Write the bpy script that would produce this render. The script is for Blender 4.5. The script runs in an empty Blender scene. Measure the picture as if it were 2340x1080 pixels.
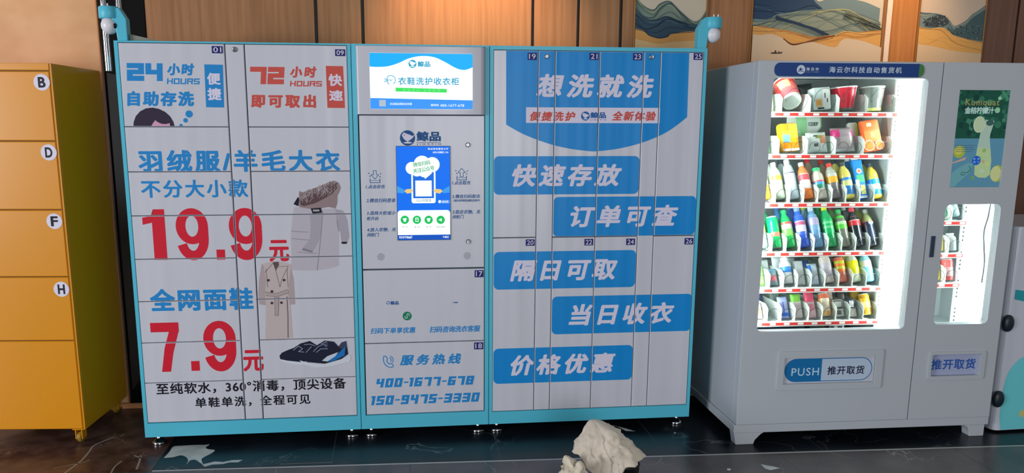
import bpy, bmesh, math, random
from mathutils import Vector, Matrix
from mathutils.geometry import tessellate_polygon

SC = bpy.context.scene
COL = SC.collection
R = math.radians
random.seed(7)

# ------------------------------------------------------------------ camera
def make_camera():
    yaw, pitch, roll = 0.11425, -0.18881, 0.00220
    f = Vector((math.sin(yaw) * math.cos(pitch), math.cos(yaw) * math.cos(pitch), math.sin(pitch)))
    r = Vector((math.cos(yaw), -math.sin(yaw), 0))
    u = r.cross(f)
    r2 = r * math.cos(roll) + u * math.sin(roll)
    u2 = u * math.cos(roll) - r * math.sin(roll)
    cam = bpy.data.cameras.new('camera')
    cam.sensor_fit = 'HORIZONTAL'; cam.sensor_width = 36.0
    cam.lens = 36.0 * 1864.61311 / 2340
    cam.shift_x = -(-59.57485) / 2340
    cam.shift_y = 106.95874 / 2340
    cam.clip_start = 0.05
    o = bpy.data.objects.new('camera', cam); COL.objects.link(o)
    m = Matrix((r2, u2, -f)).transposed().to_4x4()
    m.translation = Vector((1.24181, -3.99855, 1.56795))
    o.matrix_world = m
    SC.camera = o
make_camera()

# ------------------------------------------------------------------ world, lights, exposure
SC.view_settings.view_transform = 'Standard'
SC.view_settings.look = 'None'
SC.view_settings.exposure = 0.13
SC.view_settings.gamma = 1.0
SC.view_settings.use_curve_mapping = False
SC.cycles.use_denoising = True
SC.cycles.max_bounces = 6
SC.cycles.transparent_max_bounces = 8
SC.cycles.caustics_reflective = False
SC.cycles.caustics_refractive = False
SC.cycles.sample_clamp_indirect = 4.0

W = bpy.data.worlds.new('hall_daylight'); SC.world = W; W.use_nodes = True
W.node_tree.nodes['Background'].inputs[0].default_value = (0.92, 0.89, 0.87, 1)
W.node_tree.nodes['Background'].inputs[1].default_value = 0.18

def area(name, loc, target, sx, sy, power, color):
    l = bpy.data.lights.new(name, 'AREA'); l.shape = 'RECTANGLE'; l.size = sx; l.size_y = sy
    l.energy = power; l.color = color
    o = bpy.data.objects.new(name, l); COL.objects.link(o); o.location = loc
    o.rotation_euler = (Vector(target) - Vector(loc)).to_track_quat('-Z', 'Y').to_euler()
    return o
def spot(name, loc, target, power, color, angle, blend, size=0.06):
    l = bpy.data.lights.new(name, 'SPOT'); l.energy = power; l.color = color
    l.spot_size = R(angle); l.spot_blend = blend; l.shadow_soft_size = size
    o = bpy.data.objects.new(name, l); COL.objects.link(o); o.location = loc
    o.rotation_euler = (Vector(target) - Vector(loc)).to_track_quat('-Z', 'Y').to_euler()
    return o
# daylight through the hall windows behind the photographer, two bays
area('window_daylight', (-6.3, -4.9, 1.75), (1.2, 0, 0.9), 3.0, 2.5, 420, (0.90, 0.94, 1.0))
area('window_daylight', (2.4, -8.0, 1.8), (1.6, 0, 1.0), 2.4, 2.6, 145, (0.92, 0.95, 1.0))
# warm ceiling downlights over the panelled wall
spot('ceiling_downlight', (1.62, 0.22, 3.05), (1.70, 0.66, 2.12), 150, (1.0, 0.62, 0.36), 74, 0.9)
spot('ceiling_downlight', (4.15, 0.16, 3.05), (4.0, 0.66, 2.1), 55, (1.0, 0.70, 0.44), 75, 0.9)
spot('ceiling_downlight', (-0.75, -0.1, 3.05), (-0.75, 0.63, 2.0), 19, (1.0, 0.74, 0.52), 75, 0.9)

# ------------------------------------------------------------------ materials
def lin(c):
    c = c / 255.0
    return c / 12.92 if c <= 0.04045 else ((c + 0.055) / 1.055) ** 2.4
def rgba(c): return (lin(c[0]), lin(c[1]), lin(c[2]), 1.0)
MATS = {}
def mat(name, c=(200, 200, 200), rough=0.45, metal=0.0, emit=0.0, spec=0.5):
    if name in MATS: return MATS[name]
    m = bpy.data.materials.new(name); m.use_nodes = True
    b = m.node_tree.nodes['Principled BSDF']
    b.inputs['Base Color'].default_value = rgba(c)
    b.inputs['Roughness'].default_value = rough
    b.inputs['Metallic'].default_value = metal
    b.inputs['Specular IOR Level'].default_value = spec
    if emit:
        b.inputs['Emission Color'].default_value = rgba(c)
        b.inputs['Emission Strength'].default_value = emit
        if emit >= 0.3: b.inputs['Base Color'].default_value = (0.01, 0.01, 0.01, 1)
    MATS[name] = m
    return m
def ink(c, rough=0.5):           # printed vinyl
    return mat('print_%d_%d_%d' % tuple(c), c, rough, 0, 0, 0.22)
def scr(c, e=1.0):                # lit display pixels
    return mat('display_%d_%d_%d_%d' % (c[0], c[1], c[2], int(e * 100)), c, 0.3, 0, e, 0.06)
def nodes(m): return m.node_tree.nodes, m.node_tree.links
def ripple(m, scale=(9, 9, 0.35), strength=0.12, dist=0.02):
    n, l = nodes(m)
    tc = n.new('ShaderNodeTexCoord'); mp = n.new('ShaderNodeMapping'); mp.inputs['Scale'].default_value = scale
    ns = n.new('ShaderNodeTexNoise'); ns.inputs['Scale'].default_value = 1.0; ns.inputs['Detail'].default_value = 1.0
    bp = n.new('ShaderNodeBump'); bp.inputs['Strength'].default_value = strength; bp.inputs['Distance'].default_value = dist
    l.new(tc.outputs['Object'], mp.inputs[0]); l.new(mp.outputs[0], ns.inputs['Vector'])
    l.new(ns.outputs['Fac'], bp.inputs['Height']); l.new(bp.outputs[0], n['Principled BSDF'].inputs['Normal'])
    return m
def mottled(name, c1, c2, scale, rough=0.4, detail=6, lo=0.35, hi=0.65, vec=(1, 1, 1), bump=0.0, spec=0.5):
    m = mat(name, c1, rough, 0, 0, spec); n, l = nodes(m)
    tc = n.new('ShaderNodeTexCoord'); mp = n.new('ShaderNodeMapping'); mp.inputs['Scale'].default_value = vec
    ns = n.new('ShaderNodeTexNoise'); ns.inputs['Scale'].default_value = scale; ns.inputs['Detail'].default_value = detail
    cr = n.new('ShaderNodeValToRGB')
    cr.color_ramp.elements[0].position = lo; cr.color_ramp.elements[0].color = rgba(c1)
    cr.color_ramp.elements[1].position = hi; cr.color_ramp.elements[1].color = rgba(c2)
    l.new(tc.outputs['Object'], mp.inputs[0]); l.new(mp.outputs[0], ns.inputs['Vector'])
    l.new(ns.outputs['Fac'], cr.inputs[0]); l.new(cr.outputs[0], n['Principled BSDF'].inputs['Base Color'])
    if bump:
        bp = n.new('ShaderNodeBump'); bp.inputs['Strength'].default_value = bump; bp.inputs['Distance'].default_value = 0.01
        l.new(ns.outputs['Fac'], bp.inputs['Height']); l.new(bp.outputs[0], n['Principled BSDF'].inputs['Normal'])
    return m
def marble(name, base, base2, vein, scale, width, rough, vscale=(1, 1, 1)):
    m = mat(name, base, rough); n, l = nodes(m)
    tc = n.new('ShaderNodeTexCoord'); mp = n.new('ShaderNodeMapping'); mp.inputs['Scale'].default_value = vscale
    a = n.new('ShaderNodeTexNoise'); a.inputs['Scale'].default_value = scale * 2; a.inputs['Detail'].default_value = 8
    r1 = n.new('ShaderNodeValToRGB')
    r1.color_ramp.elements[0].position = 0.35; r1.color_ramp.elements[0].color = rgba(base)
    r1.color_ramp.elements[1].position = 0.7; r1.color_ramp.elements[1].color = rgba(base2)
    b = n.new('ShaderNodeTexNoise'); b.inputs['Scale'].default_value = scale; b.inputs['Detail'].default_value = 5
    b.inputs['Distortion'].default_value = 1.2
    r2 = n.new('ShaderNodeValToRGB'); e = r2.color_ramp.elements
    e[0].position = 0.5 - width; e[0].color = (0, 0, 0, 1)
    e[1].position = 0.5; e[1].color = (1, 1, 1, 1)
    e2 = r2.color_ramp.elements.new(0.5 + width); e2.color = (0, 0, 0, 1)
    g = n.new('ShaderNodeTexNoise'); g.inputs['Scale'].default_value = scale * 0.8; g.inputs['Detail'].default_value = 3
    r3 = n.new('ShaderNodeValToRGB')
    r3.color_ramp.elements[0].position = 0.52; r3.color_ramp.elements[1].position = 0.66
    mu = n.new('ShaderNodeMath'); mu.operation = 'MULTIPLY'
    mx = n.new('ShaderNodeMix'); mx.data_type = 'RGBA'; mx.inputs[7].default_value = rgba(vein)
    l.new(tc.outputs['Object'], mp.inputs[0])
    for t in (a, b, g): l.new(mp.outputs[0], t.inputs['Vector'])
    l.new(a.outputs['Fac'], r1.inputs[0]); l.new(b.outputs['Fac'], r2.inputs[0]); l.new(g.outputs['Fac'], r3.inputs[0])
    l.new(r2.outputs[0], mu.inputs[0]); l.new(r3.outputs[0], mu.inputs[1])
    l.new(mu.outputs[0], mx.inputs[0]); l.new(r1.outputs[0], mx.inputs[6])
    l.new(mx.outputs[2], n['Principled BSDF'].inputs['Base Color'])
    return m
def clear_pane(name):
    m = bpy.data.materials.new(name); m.use_nodes = True; n, l = nodes(m)
    n.remove(n['Principled BSDF'])
    t = n.new('ShaderNodeBsdfTransparent'); t.inputs[0].default_value = (0.95, 0.98, 0.97, 1)
    g = n.new('ShaderNodeBsdfGlossy'); g.inputs['Roughness'].default_value = 0.02
    fr = n.new('ShaderNodeFresnel'); fr.inputs[0].default_value = 1.35
    mx = n.new('ShaderNodeMixShader')
    l.new(fr.outputs[0], mx.inputs[0]); l.new(t.outputs[0], mx.inputs[1]); l.new(g.outputs[0], mx.inputs[2])
    l.new(mx.outputs[0], n['Material Output'].inputs[0])
    return m

TEAL = mat('teal_enamel', (84, 190, 214), 0.4, 0, 0, 0.35)
WHITE = ripple(mat('white_enamel', (204, 205, 214), 0.28, 0, 0, 0.4), (11, 11, 0.3), 0.3, 0.02)
SEAM = mat('dark_seam', (28, 60, 78), 0.6)
CHROME = mat('chrome', (205, 208, 212), 0.12, 1.0)
STEEL = mat('steel', (150, 152, 156), 0.3, 1.0)
BLACKP = mat('black_plastic', (16, 17, 20), 0.45)
NAVY = ink((28, 34, 110))
BLUE = ink((34, 136, 206))
DEEP = ripple(mat('blue_vinyl', (18, 138, 212), 0.36, 0, 0, 0.22), (11, 11, 0.3), 0.3, 0.02)
LILAC = ink((222, 216, 234))
RED = ink((212, 30, 52))
SALMON = ink((206, 84, 74))
INKBLACK = ink((24, 24, 36))
VMBODY = ripple(mat('grey_white_enamel', (188, 194, 200), 0.38), (3, 3, 3), 0.03)
INNER = mat('white_liner', (226, 236, 234), 0.4)
YELLOW = mat('yellow_enamel', (220, 143, 14), 0.3)
GLASS = clear_pane('clear_glass')

# ------------------------------------------------------------------ mesh helpers
class MB:
    def __init__(s): s.v = []; s.f = []; s.mi = []; s.mats = []
    def m(s, mt):
        if mt not in s.mats: s.mats.append(mt)
        return s.mats.index(mt)
    def add(s, vs, fs, mt):
        b = len(s.v); s.v += [tuple(x) for x in vs]
        for k, f in enumerate(fs):
            s.f.append([b + i for i in f]); s.mi.append(s.m(mt[k] if isinstance(mt, list) else mt))
        return s
    def box(s, x0, x1, y0, y1, z0, z1, mt):
        v = [(x0, y0, z0), (x1, y0, z0), (x1, y1, z0), (x0, y1, z0), (x0, y0, z1), (x1, y0, z1), (x1, y1, z1), (x0, y1, z1)]
        return s.add(v, [(0, 3, 2, 1), (4, 5, 6, 7), (0, 1, 5, 4), (1, 2, 6, 5), (2, 3, 7, 6), (3, 0, 4, 7)], mt)
    def prism(s, loops, y0, y1, mt, axis='y'):
        # outline (x, z) with optional holes, pushed from y0 to y1
        if not isinstance(loops[0][0], (tuple, list)): loops = [loops]
        tri = tessellate_polygon([[Vector((p[0], p[1], 0)) for p in lp] for lp in loops])
        pts = [p for lp in loops for p in lp]; n = len(pts)
        def P(p, d): return (p[0], d, p[1]) if axis == 'y' else ((d, p[0], p[1]) if axis == 'x' else (p[0], p[1], d))
        v = [P(p, y0) for p in pts] + [P(p, y1) for p in pts]
        f = [tuple(t) for t in tri] + [tuple(i + n for i in reversed(t)) for t in tri]
        b = 0
        for lp in loops:
            k = len(lp)
            for i in range(k):
                j = (i + 1) % k; f.append((b + i, b + j, n + b + j, n + b + i))
            b += k
        return s.add(v, f, mt)
    def lathe(s, prof, mt, n=20, c=(0, 0, 0), sx=1, sy=1):
        v = []; f = []; ms = []
        for r, z in prof:
            for k in range(n):
                a = 2 * math.pi * k / n - math.pi / 2
                v.append((c[0] + r * sx * math.cos(a), c[1] + r * sy * math.sin(a), c[2] + z))
        for i in range(len(prof) - 1):
            for k in range(n):
                f.append((i * n + k, i * n + (k + 1) % n, (i + 1) * n + (k + 1) % n, (i + 1) * n + k))
                ms.append(mt(i, k) if callable(mt) else mt)
        f.append(tuple(reversed(range(n)))); ms.append(mt(0, n // 2) if callable(mt) else mt)
        q = (len(prof) - 1) * n
        f.append(tuple(q + k for k in range(n))); ms.append(mt(len(prof) - 2, n // 2) if callable(mt) else mt)
        return s.add(v, f, ms)
    def tube(s, pts, r, mt, n=6, closed=False):
        pts = [Vector(p) for p in pts]; rs = r if isinstance(r, list) else [r] * len(pts); v = []; f = []
        up = Vector((0.13, 0.31, 0.94)); L = len(pts)
        for i, p in enumerate(pts):
            t = (pts[min(i + 1, L - 1)] - pts[max(i - 1, 0)]).normalized()
            a = t.cross(up)
            if a.length < 1e-3: a = t.cross(Vector((1, 0, 0)))
            a.normalize(); b = t.cross(a)
            for k in range(n):
                q = 2 * math.pi * k / n
                v.append(p + (a * math.cos(q) + b * math.sin(q)) * rs[i])
        for i in range(L - 1):
            for k in range(n):
                f.append((i * n + k, i * n + (k + 1) % n, (i + 1) * n + (k + 1) % n, (i + 1) * n + k))
        f.append(tuple(reversed(range(n)))); f.append(tuple((L - 1) * n + k for k in range(n)))
        return s.add(v, f, mt)
    def ball(s, c, r, mt, n=20, m=12, sc=(1, 1, 1)):
        prof = [(r * math.sin(math.pi * i / m) + 1e-5, -r * math.cos(math.pi * i / m)) for i in range(m + 1)]
        b = len(s.v); s.lathe(prof, mt, n)
        s.v[b:] = [(c[0] + x * sc[0], c[1] + y * sc[1], c[2] + z * sc[2]) for x, y, z in s.v[b:]]
        return s
    def flat(s, poly, y, mt, off=(0, 0)):     # a printed shape on an x-z face
        return s.add([(p[0] - off[0], y, p[1] - off[1]) for p in poly], [tuple(range(len(poly)))], mt)
    def flats(s, polys, y, mt, off=(0, 0)):   # many shapes in one ink, each a hair in front of the last
        for k, p in enumerate(polys): s.flat(p, y - 2.6e-4 * (k + 1) / len(polys), mt, off)
        return s
    def build(s, name, parent=None, bevel=0.0, smooth=None, recalc=True, seg=2):
        me = bpy.data.meshes.new(name)
        me.from_pydata(s.v, [], s.f)
        for m_ in s.mats: me.materials.append(m_)
        me.polygons.foreach_set('material_index', s.mi)
        if recalc:
            bm = bmesh.new(); bm.from_mesh(me); bmesh.ops.recalc_face_normals(bm, faces=bm.faces); bm.to_mesh(me); bm.free()
        if smooth:
            me.polygons.foreach_set('use_smooth', [True] * len(me.polygons))
            me.set_sharp_from_angle(angle=R(smooth))
        me.update()
        o = bpy.data.objects.new(name, me); COL.objects.link(o)
        if parent: o.parent = parent
        if bevel:
            b = o.modifiers.new('rounded', 'BEVEL'); b.width = bevel; b.segments = seg; b.limit_method = 'ANGLE'; b.angle_limit = R(40)
        return o
def tag(o, label, cat, group=None):
    o['label'] = label; o['category'] = cat
    if group: o['group'] = group
    return o
def struct(o):
    o['kind'] = 'structure'; return o
def thing(name, label, cat, loc=(0, 0, 0), rz=0.0, group=None, matrix=None):
    o = bpy.data.objects.new(name, None); COL.objects.link(o); o.empty_display_size = 0.05
    o.location = loc; o.rotation_euler = (0, 0, rz)
    if matrix is not None: o.matrix_basis = matrix
    return tag(o, label, cat, group)
def rrect(x0, x1, z0, z1, r, n=5):
    p = []
    for cx, cz, a in ((x1 - r, z1 - r, 0), (x0 + r, z1 - r, 90), (x0 + r, z0 + r, 180), (x1 - r, z0 + r, 270)):
        for k in range(n + 1):
            t = R(a + 90 * k / n); p.append((cx + r * math.cos(t), cz + r * math.sin(t)))
    return p
def disc(c, r, n=24, ry=None):
    ry = r if ry is None else ry
    return [(c[0] + r * math.cos(2 * math.pi * k / n), c[1] + ry * math.sin(2 * math.pi * k / n)) for k in range(n)]
def stroke(pts, w, closed=False):
    out = []; n = len(pts)
    for i in range(n if closed else n - 1):
        a = pts[i]; b = pts[(i + 1) % n]; dx, dz = b[0] - a[0], b[1] - a[1]; L = math.hypot(dx, dz) or 1e-9
        px, pz = -dz / L * w / 2, dx / L * w / 2
        out.append([(a[0] + px, a[1] + pz), (b[0] + px, b[1] + pz), (b[0] - px, b[1] - pz), (a[0] - px, a[1] - pz)])
    for p in (pts if closed else pts[1:-1]): out.append(disc(p, w / 2, 8))
    return out
def ring(c, r, w, n=24, a0=0, a1=360):
    return stroke([(c[0] + r * math.cos(R(a0 + (a1 - a0) * k / n)), c[1] + r * math.sin(R(a0 + (a1 - a0) * k / n))) for k in range(n + 1)], w)
def smoothline(pts, n=6):
    out = []
    for i in range(len(pts) - 1):
        p0 = pts[max(i - 1, 0)]; p1 = pts[i]; p2 = pts[i + 1]; p3 = pts[min(i + 2, len(pts) - 1)]
        for k in range(n):
            t = k / n
            out.append(tuple(0.5 * (2 * p1[j] + (p2[j] - p0[j]) * t + (2 * p0[j] - 5 * p1[j] + 4 * p2[j] - p3[j]) * t * t + (3 * p1[j] - p0[j] - 3 * p2[j] + p3[j]) * t ** 3) for j in (0, 1)))
    out.append(tuple(pts[-1])); return out

# ------------------------------------------------------------------ lettering
_tc = {}
def glyphs(s, sp=1.0):
    k = (s, round(sp, 3))
    if k in _tc: return _tc[k]
    c = bpy.data.curves.new('lettering', 'FONT'); c.body = s; c.space_character = sp; c.resolution_u = 3
    o = bpy.data.objects.new('lettering', c); COL.objects.link(o)
    dg = bpy.context.evaluated_depsgraph_get(); e = o.evaluated_get(dg); me = e.to_mesh()
    v = [(x.co.x, x.co.y) for x in me.vertices]; f = [tuple(p.vertices) for p in me.polygons]
    e.to_mesh_clear(); bpy.data.objects.remove(o); bpy.data.curves.remove(c)
    bb = (min(p[0] for p in v), max(p[0] for p in v), min(p[1] for p in v), max(p[1] for p in v))
    _tc[k] = ([[v[i] for i in t] for t in f], bb); return _tc[k]
def fit(polys, TL, BR, shear=0.0):
    if shear: polys = [[(x + y * shear, y) for x, y in p] for p in polys]
    xs = [q[0] for p in polys for q in p]; ys = [q[1] for p in polys for q in p]
    x0, x1, y0, y1 = min(xs), max(xs), min(ys), max(ys)
    sx = (BR[0] - TL[0]) / (x1 - x0); sy = (TL[1] - BR[1]) / (y1 - y0)
    return [[(TL[0] + (x - x0) * sx, BR[1] + (y - y0) * sy) for x, y in p] for p in polys]
def text(s, TL, BR, bold=0.0, shear=0.0, sp=None):
    t, bb = glyphs(s, sp or 1.0)
    if sp is None and len(s) > 1:
        h = bb[3] - bb[2] + 2 * bold; want = h * (BR[0] - TL[0]) / (TL[1] - BR[1]) - shear * h
        sp = max(0.8, min(2.6, 1 + (want - (bb[1] - bb[0])) / max(1, len(s) - 1) / (0.62 if s.isascii() else 1)))
        t, bb = glyphs(s, sp)
    offs = [(0, 0)]
    if bold: offs += [(bold * math.cos(R(a)), bold * 0.9 * math.sin(R(a))) for a in (range(0, 360, 90) if bold < 0.02 else range(15, 375, 30 if bold > 0.032 else 60))]
    return fit([[(x + ox, y + oy) for x, y in p] for ox, oy in offs for p in t], TL, BR, shear)
SEGS = {'0': 'TBacbd', '1': 'bd', '2': 'TbMcB', '3': 'TbMdB', '4': 'aMbd', '5': 'TaMdB', '6': 'TacBdM', '7': 'Tbd', '8': 'TMBabcd', '9': 'TMBabd',
        'H': 'acMbd', 'O': 'TBacbd', 'U': 'acBbd', 'R': 'TacbMk', 'S': 'TaMdB', '-': '-'}
def blocks(s, TL, BR, shear=0.15, t=0.2, w=0.6, gap=0.1):       # squared display digits
    out = []; x = 0.0; h = t / 2
    def rc(x0, x1, y0, y1): out.append([(x0, y0), (x1, y0), (x1, y1), (x0, y1)])
    for ch in s:
        sg = SEGS[ch]; cw = t if ch == '1' else (w * 0.6 if ch == '-' else w)
        L, Rr = x, x + cw
        for q in sg:
            if q == 'T': rc(L, Rr, 1 - t, 1)
            elif q == 'B': rc(L, Rr, 0, t)
            elif q == 'M': rc(L, Rr, 0.5 - h * 0.9, 0.5 + h * 0.9)
            elif q == 'a': rc(L, L + t, 0.5, 1)
            elif q == 'c': rc(L, L + t, 0, 0.5)
            elif q == 'b': rc(Rr - t, Rr, 0.5, 1)
            elif q == 'd': rc(Rr - t, Rr, 0, 0.5)
            elif q == 'k': out.append([(Rr - t * 1.5, 0.5), (Rr - t * 0.4, 0.5), (Rr, 0), (Rr - t * 1.15, 0)])
            elif q == '-': rc(L, Rr, 0.42, 0.58)
        if ch == '1': out.append([(L - t * 0.6, 0.8), (L, 0.8), (L, 1), (L - t * 0.25, 1)])
        x += cw + gap
    return fit(out, TL, BR, shear)
def heavy(ch, TL, BR):                                          # heavy grotesque price digits
    if ch == '.': p = [[(0, 0), (1, 0), (1, 1), (0, 1)]]
    elif ch == '1': p = [[(0.42, 0), (1, 0), (1, 1), (0.58, 1), (0.42, 0.9)], [(0.42, 0.76), (0.42, 0.9), (0.58, 1), (0.5, 1)], [(0, 0.70), (0.42, 0.74), (0.42, 0.9), (0.3, 0.86), (0, 0.84)]]
    elif ch == '7': p = [[(0, 0.81), (1, 0.81), (1, 1), (0, 1)], [(0.30, 0), (0.62, 0), (0.75, 0.38), (1, 0.84), (0.66, 0.84), (0.45, 0.48)]]
    else:
        p = []; n = 28
        for k in range(n):
            a, b = 2 * math.pi * k / n, 2 * math.pi * (k + 1) / n
            p.append([(0.5 + 0.5 * math.cos(a), 0.655 + 0.345 * math.sin(a)), (0.5 + 0.5 * math.cos(b), 0.655 + 0.345 * math.sin(b)),
                      (0.5 + 0.2 * math.cos(b), 0.655 + 0.2 * math.sin(b)), (0.5 + 0.2 * math.cos(a), 0.655 + 0.2 * math.sin(a))])
        outer = [(1.0, 0.66)]; inner = [(0.70, 0.66)]
        for k in range(16):
            a = R(-162 * k / 15)
            outer.append((0.5 + 0.5 * math.cos(a), 0.41 + 0.41 * math.sin(a))); inner.append((0.5 + 0.2 * math.cos(a), 0.40 + 0.215 * math.sin(a)))
        for k in range(16): p.append([outer[k], outer[k + 1], inner[k + 1], inner[k]])
    return fit(p, TL, BR)
def clip(poly, x0, x1, z0, z1):
    for ax, lim, sg in ((0, x0, 1), (0, x1, -1), (1, z0, 1), (1, z1, -1)):
        out = []; n = len(poly)
        for i in range(n):
            a, b = poly[i - 1], poly[i]; da, db = sg * (a[ax] - lim), sg * (b[ax] - lim)
            if (da >= 0) != (db >= 0):
                t = da / (da - db); out.append((a[0] + (b[0] - a[0]) * t, a[1] + (b[1] - a[1]) * t))
            if db >= 0: out.append(b)
        poly = out
        if len(poly) < 3: return []
    return poly
class Print:                       # artwork printed across a set of doors, cut where the doors are cut
    def __init__(s): s.items = []; s.n = 0
    def add(s, polys, mt, layer=1):
        s.n += 1
        for k, p in enumerate(polys):
            ly_ = layer + 0.78 * (k + 1) / len(polys) + 0.02 * (s.n % 10)
            if len(p) > 4:
                for t in tessellate_polygon([[Vector((q[0], q[1], 0)) for q in p]]): s._a([p[i] for i in t], mt, ly_)
            else: s._a(p, mt, ly_)
        return s
    def _a(s, p, mt, layer):
        xs = [q[0] for q in p]; zs = [q[1] for q in p]
        s.items.append((list(p), min(xs), max(xs), min(zs), max(zs), mt, layer))
    def onto(s, mb, x0, x1, z0, z1, off, y=0.0, step=0.00035):
        for p, a, b, c, d, mt, layer in s.items:
            if b < x0 or a > x1 or d < z0 or c > z1: continue
            if a < x0 or b > x1 or c < z0 or d > z1: p = clip(p, x0, x1, z0, z1)
            if p: mb.flat(p, y - step * layer, mt, (off, 0))
def rect(TL, BR): return [[(TL[0], BR[1]), (BR[0], BR[1]), (BR[0], TL[1]), (TL[0], TL[1])]]
# ------------------------------------------------------------------ the hall
WALL = 0.645
WOOD = mottled('wood_veneer', (150, 104, 70), (176, 126, 88), 3.0, 0.5, 5, 0.3, 0.7, (14, 14, 0.5), 0.0, 0.2)
WOOD2 = mottled('lit_veneer', (176, 112, 60), (198, 134, 78), 3.0, 0.5, 5, 0.3, 0.7, (16, 16, 0.6), 0.0, 0.2)  # wood with the warm downlight's orange put into its colour
WOOD3 = mottled('dark_veneer', (112, 82, 68), (128, 96, 80), 3.0, 0.5, 5, 0.3, 0.7, (14, 14, 0.5), 0.0, 0.2)
GROOVE = mat('black_groove', (22, 20, 24), 0.5)
STONE = mottled('beige_stone', (196, 148, 104), (214, 172, 132), 3.2, 0.3, 8, 0.35, 0.7, (1, 1, 1.6))
TILE = marble('black_marble', (13, 18, 24), (30, 38, 46), (110, 118, 120), 1.3, 0.005, 0.3)
TILE.node_tree.nodes['Principled BSDF'].inputs['Specular IOR Level'].default_value = 0.28
BROWNSTONE = marble('brown_marble', (58, 38, 35), (104, 76, 66), (150, 130, 112), 4.6, 0.006, 0.3)
BROWNSTONE.node_tree.nodes['Principled BSDF'].inputs['Specular IOR Level'].default_value = 0.3
GRANITE = marble('grey_brown_marble', (68, 64, 64), (96, 90, 88), (176, 170, 164), 2.2, 0.006, 0.28)
PATCH = mottled('white_marble_patch', (176, 182, 178), (206, 210, 206), 9, 0.2)
LINE = mat('pale_inlay', (176, 178, 176), 0.3)

fb = MB()
fb.box(-3.2, 7.0, -7.0, 0.75, -0.1, -0.002, TILE)
def quad(p, z, mt): fb.add([(q[0], q[1], z) for q in p], [tuple(range(len(p)))], mt)
k0, kx = -0.287, -0.0363                                   # front edge line of the dark tiles
def ly(x): return k0 + kx * (x - 0.311)
quad([(0.11, ly(0.11)), (7, ly(7)), (7, 0.75), (0.11, 0.75)], 0, TILE)
quad([(-3.2, ly(-3.2)), (0.108, ly(0.108)), (0.108, 0.75), (-3.2, 0.75)], 0, BROWNSTONE)
quad([(-3.2, -7), (7, -7), (7, ly(7) - 0.022), (-3.2, ly(-3.2) - 0.022)], 0, GRANITE)
quad([(0.11, ly(0.11) - 0.020), (7, ly(7) - 0.020), (7, ly(7) - 0.004), (0.11, ly(0.11) - 0.004)], 0, LINE)
quad([(-3.2, ly(-3.2) - 0.020), (0.108, ly(0.108) - 0.020), (0.108, ly(0.108) - 0.002), (-3.2, ly(-3.2) - 0.002)], 0, BROWNSTONE)
JOINT = mat('tile_joint', (62, 70, 76), 0.5)
for x in (0.93, 1.74, 2.55, 3.34, 4.15):
    quad([(x - 0.0015, ly(x)), (x + 0.0015, ly(x)), (x + 0.0015, 0.7), (x - 0.0015, 0.7)], 0.0004, JOINT)
for x in (2.2, 3.1, 4.0, 1.3, 0.4):
    quad([(x - 0.0015, -3), (x + 0.0015, -3), (x + 0.0015, ly(x) - 0.02), (x - 0.0015, ly(x) - 0.02)], 0.0004, JOINT)
pw = smoothline([(0.1230, -0.1421), (0.1302, -0.0669), (0.1320, 0.0004), (0.1681, 0.0080), (0.2437, 0.0113), (0.2785, 0.0075), (0.3056, 0.0103), (0.2948, -0.0287), (0.3148, -0.0535), (0.3473, -0.0683), (0.3375, -0.1115), (0.3192, -0.1421), (0.3074, -0.1729), (0.3189, -0.2162), (0.3341, -0.2487), (0.3065, -0.2148), (0.2786, -0.1803), (0.2561, -0.1884), (0.2508, -0.2345), (0.2465, -0.1821), (0.2237, -0.1371), (0.1944, -0.1177), (0.1663, -0.1362), (0.1230, -0.1421)], 4)
for p in [pw, [(0.3227, -0.2424), (0.3531, -0.2251), (0.3746, -0.2118), (0.4171, -0.2217), (0.4545, -0.2048), (0.5056, -0.2051), (0.4884, -0.2347), (0.4491, -0.2304), (0.4181, -0.2477), (0.3719, -0.2478), (0.3427, -0.2700)]]:
    for t in tessellate_polygon([[Vector((q[0], q[1], 0)) for q in p]]): quad([p[i] for i in t], 0.0005, PATCH)
VEIN = mat('pale_vein', (150, 140, 128), 0.4)
for pts, w_ in (([(-0.2826, -0.2810), (-0.2709, -0.2131), (-0.2581, -0.1217), (-0.2615, -0.0131), (-0.2662, 0.0553), (-0.2335, 0.1218), (-0.2007, 0.1663)], 0.010), ([(-0.2228, -0.1256), (-0.2425, -0.1548), (-0.2926, -0.1803), (-0.3582, -0.2136)], 0.006), ([(-0.0704, -0.2945), (-0.0772, -0.2241), (-0.0660, -0.1585)], 0.008),
                ([(0.0338, -0.2664), (0.0216, -0.1837), (0.0047, -0.0970)], 0.010), ([(-0.0290, -0.0933), (0.0142, -0.1303)], 0.010), ([(-0.2176, 0.0731), (-0.1948, 0.0940)], 0.005), ([(-0.1734, 0.1755), (-0.1632, 0.1990)], 0.006), ([(0.6895, -0.2773), (0.8120, -0.2804), (0.9351, -0.2834)], 0.004), ([(2.3515, 0.0798), (2.4310, 0.0186), (2.4839, -0.0449)], 0.008)):
    for q in stroke(smoothline(pts, 4), w_):
        if len(q) == 4: quad(q, 0.0006, VEIN)
for p in [[(2.9554, -0.5248), (2.9996, -0.5553), (3.0273, -0.5786), (2.9689, -0.5973), (2.9534, -0.5756)], [(2.7757, -0.5561), (2.7961, -0.5584), (2.7799, -0.5816), (2.7697, -0.5755)],
          [(2.4032, 0.0477), (2.4664, -0.0239), (2.4885, -0.0454), (2.4399, -0.0338)], [(2.7338, 0.0718), (2.7717, 0.0610), (2.7436, 0.0506)], [(2.6836, -0.0792), (2.6951, -0.0867), (2.6820, -0.1041)]]:
    for t in tessellate_polygon([[Vector((q[0], q[1], 0)) for q in p]]): quad([p[i] for i in t], 0.0005, PATCH)
struct(fb.build('floor', recalc=False))

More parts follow.
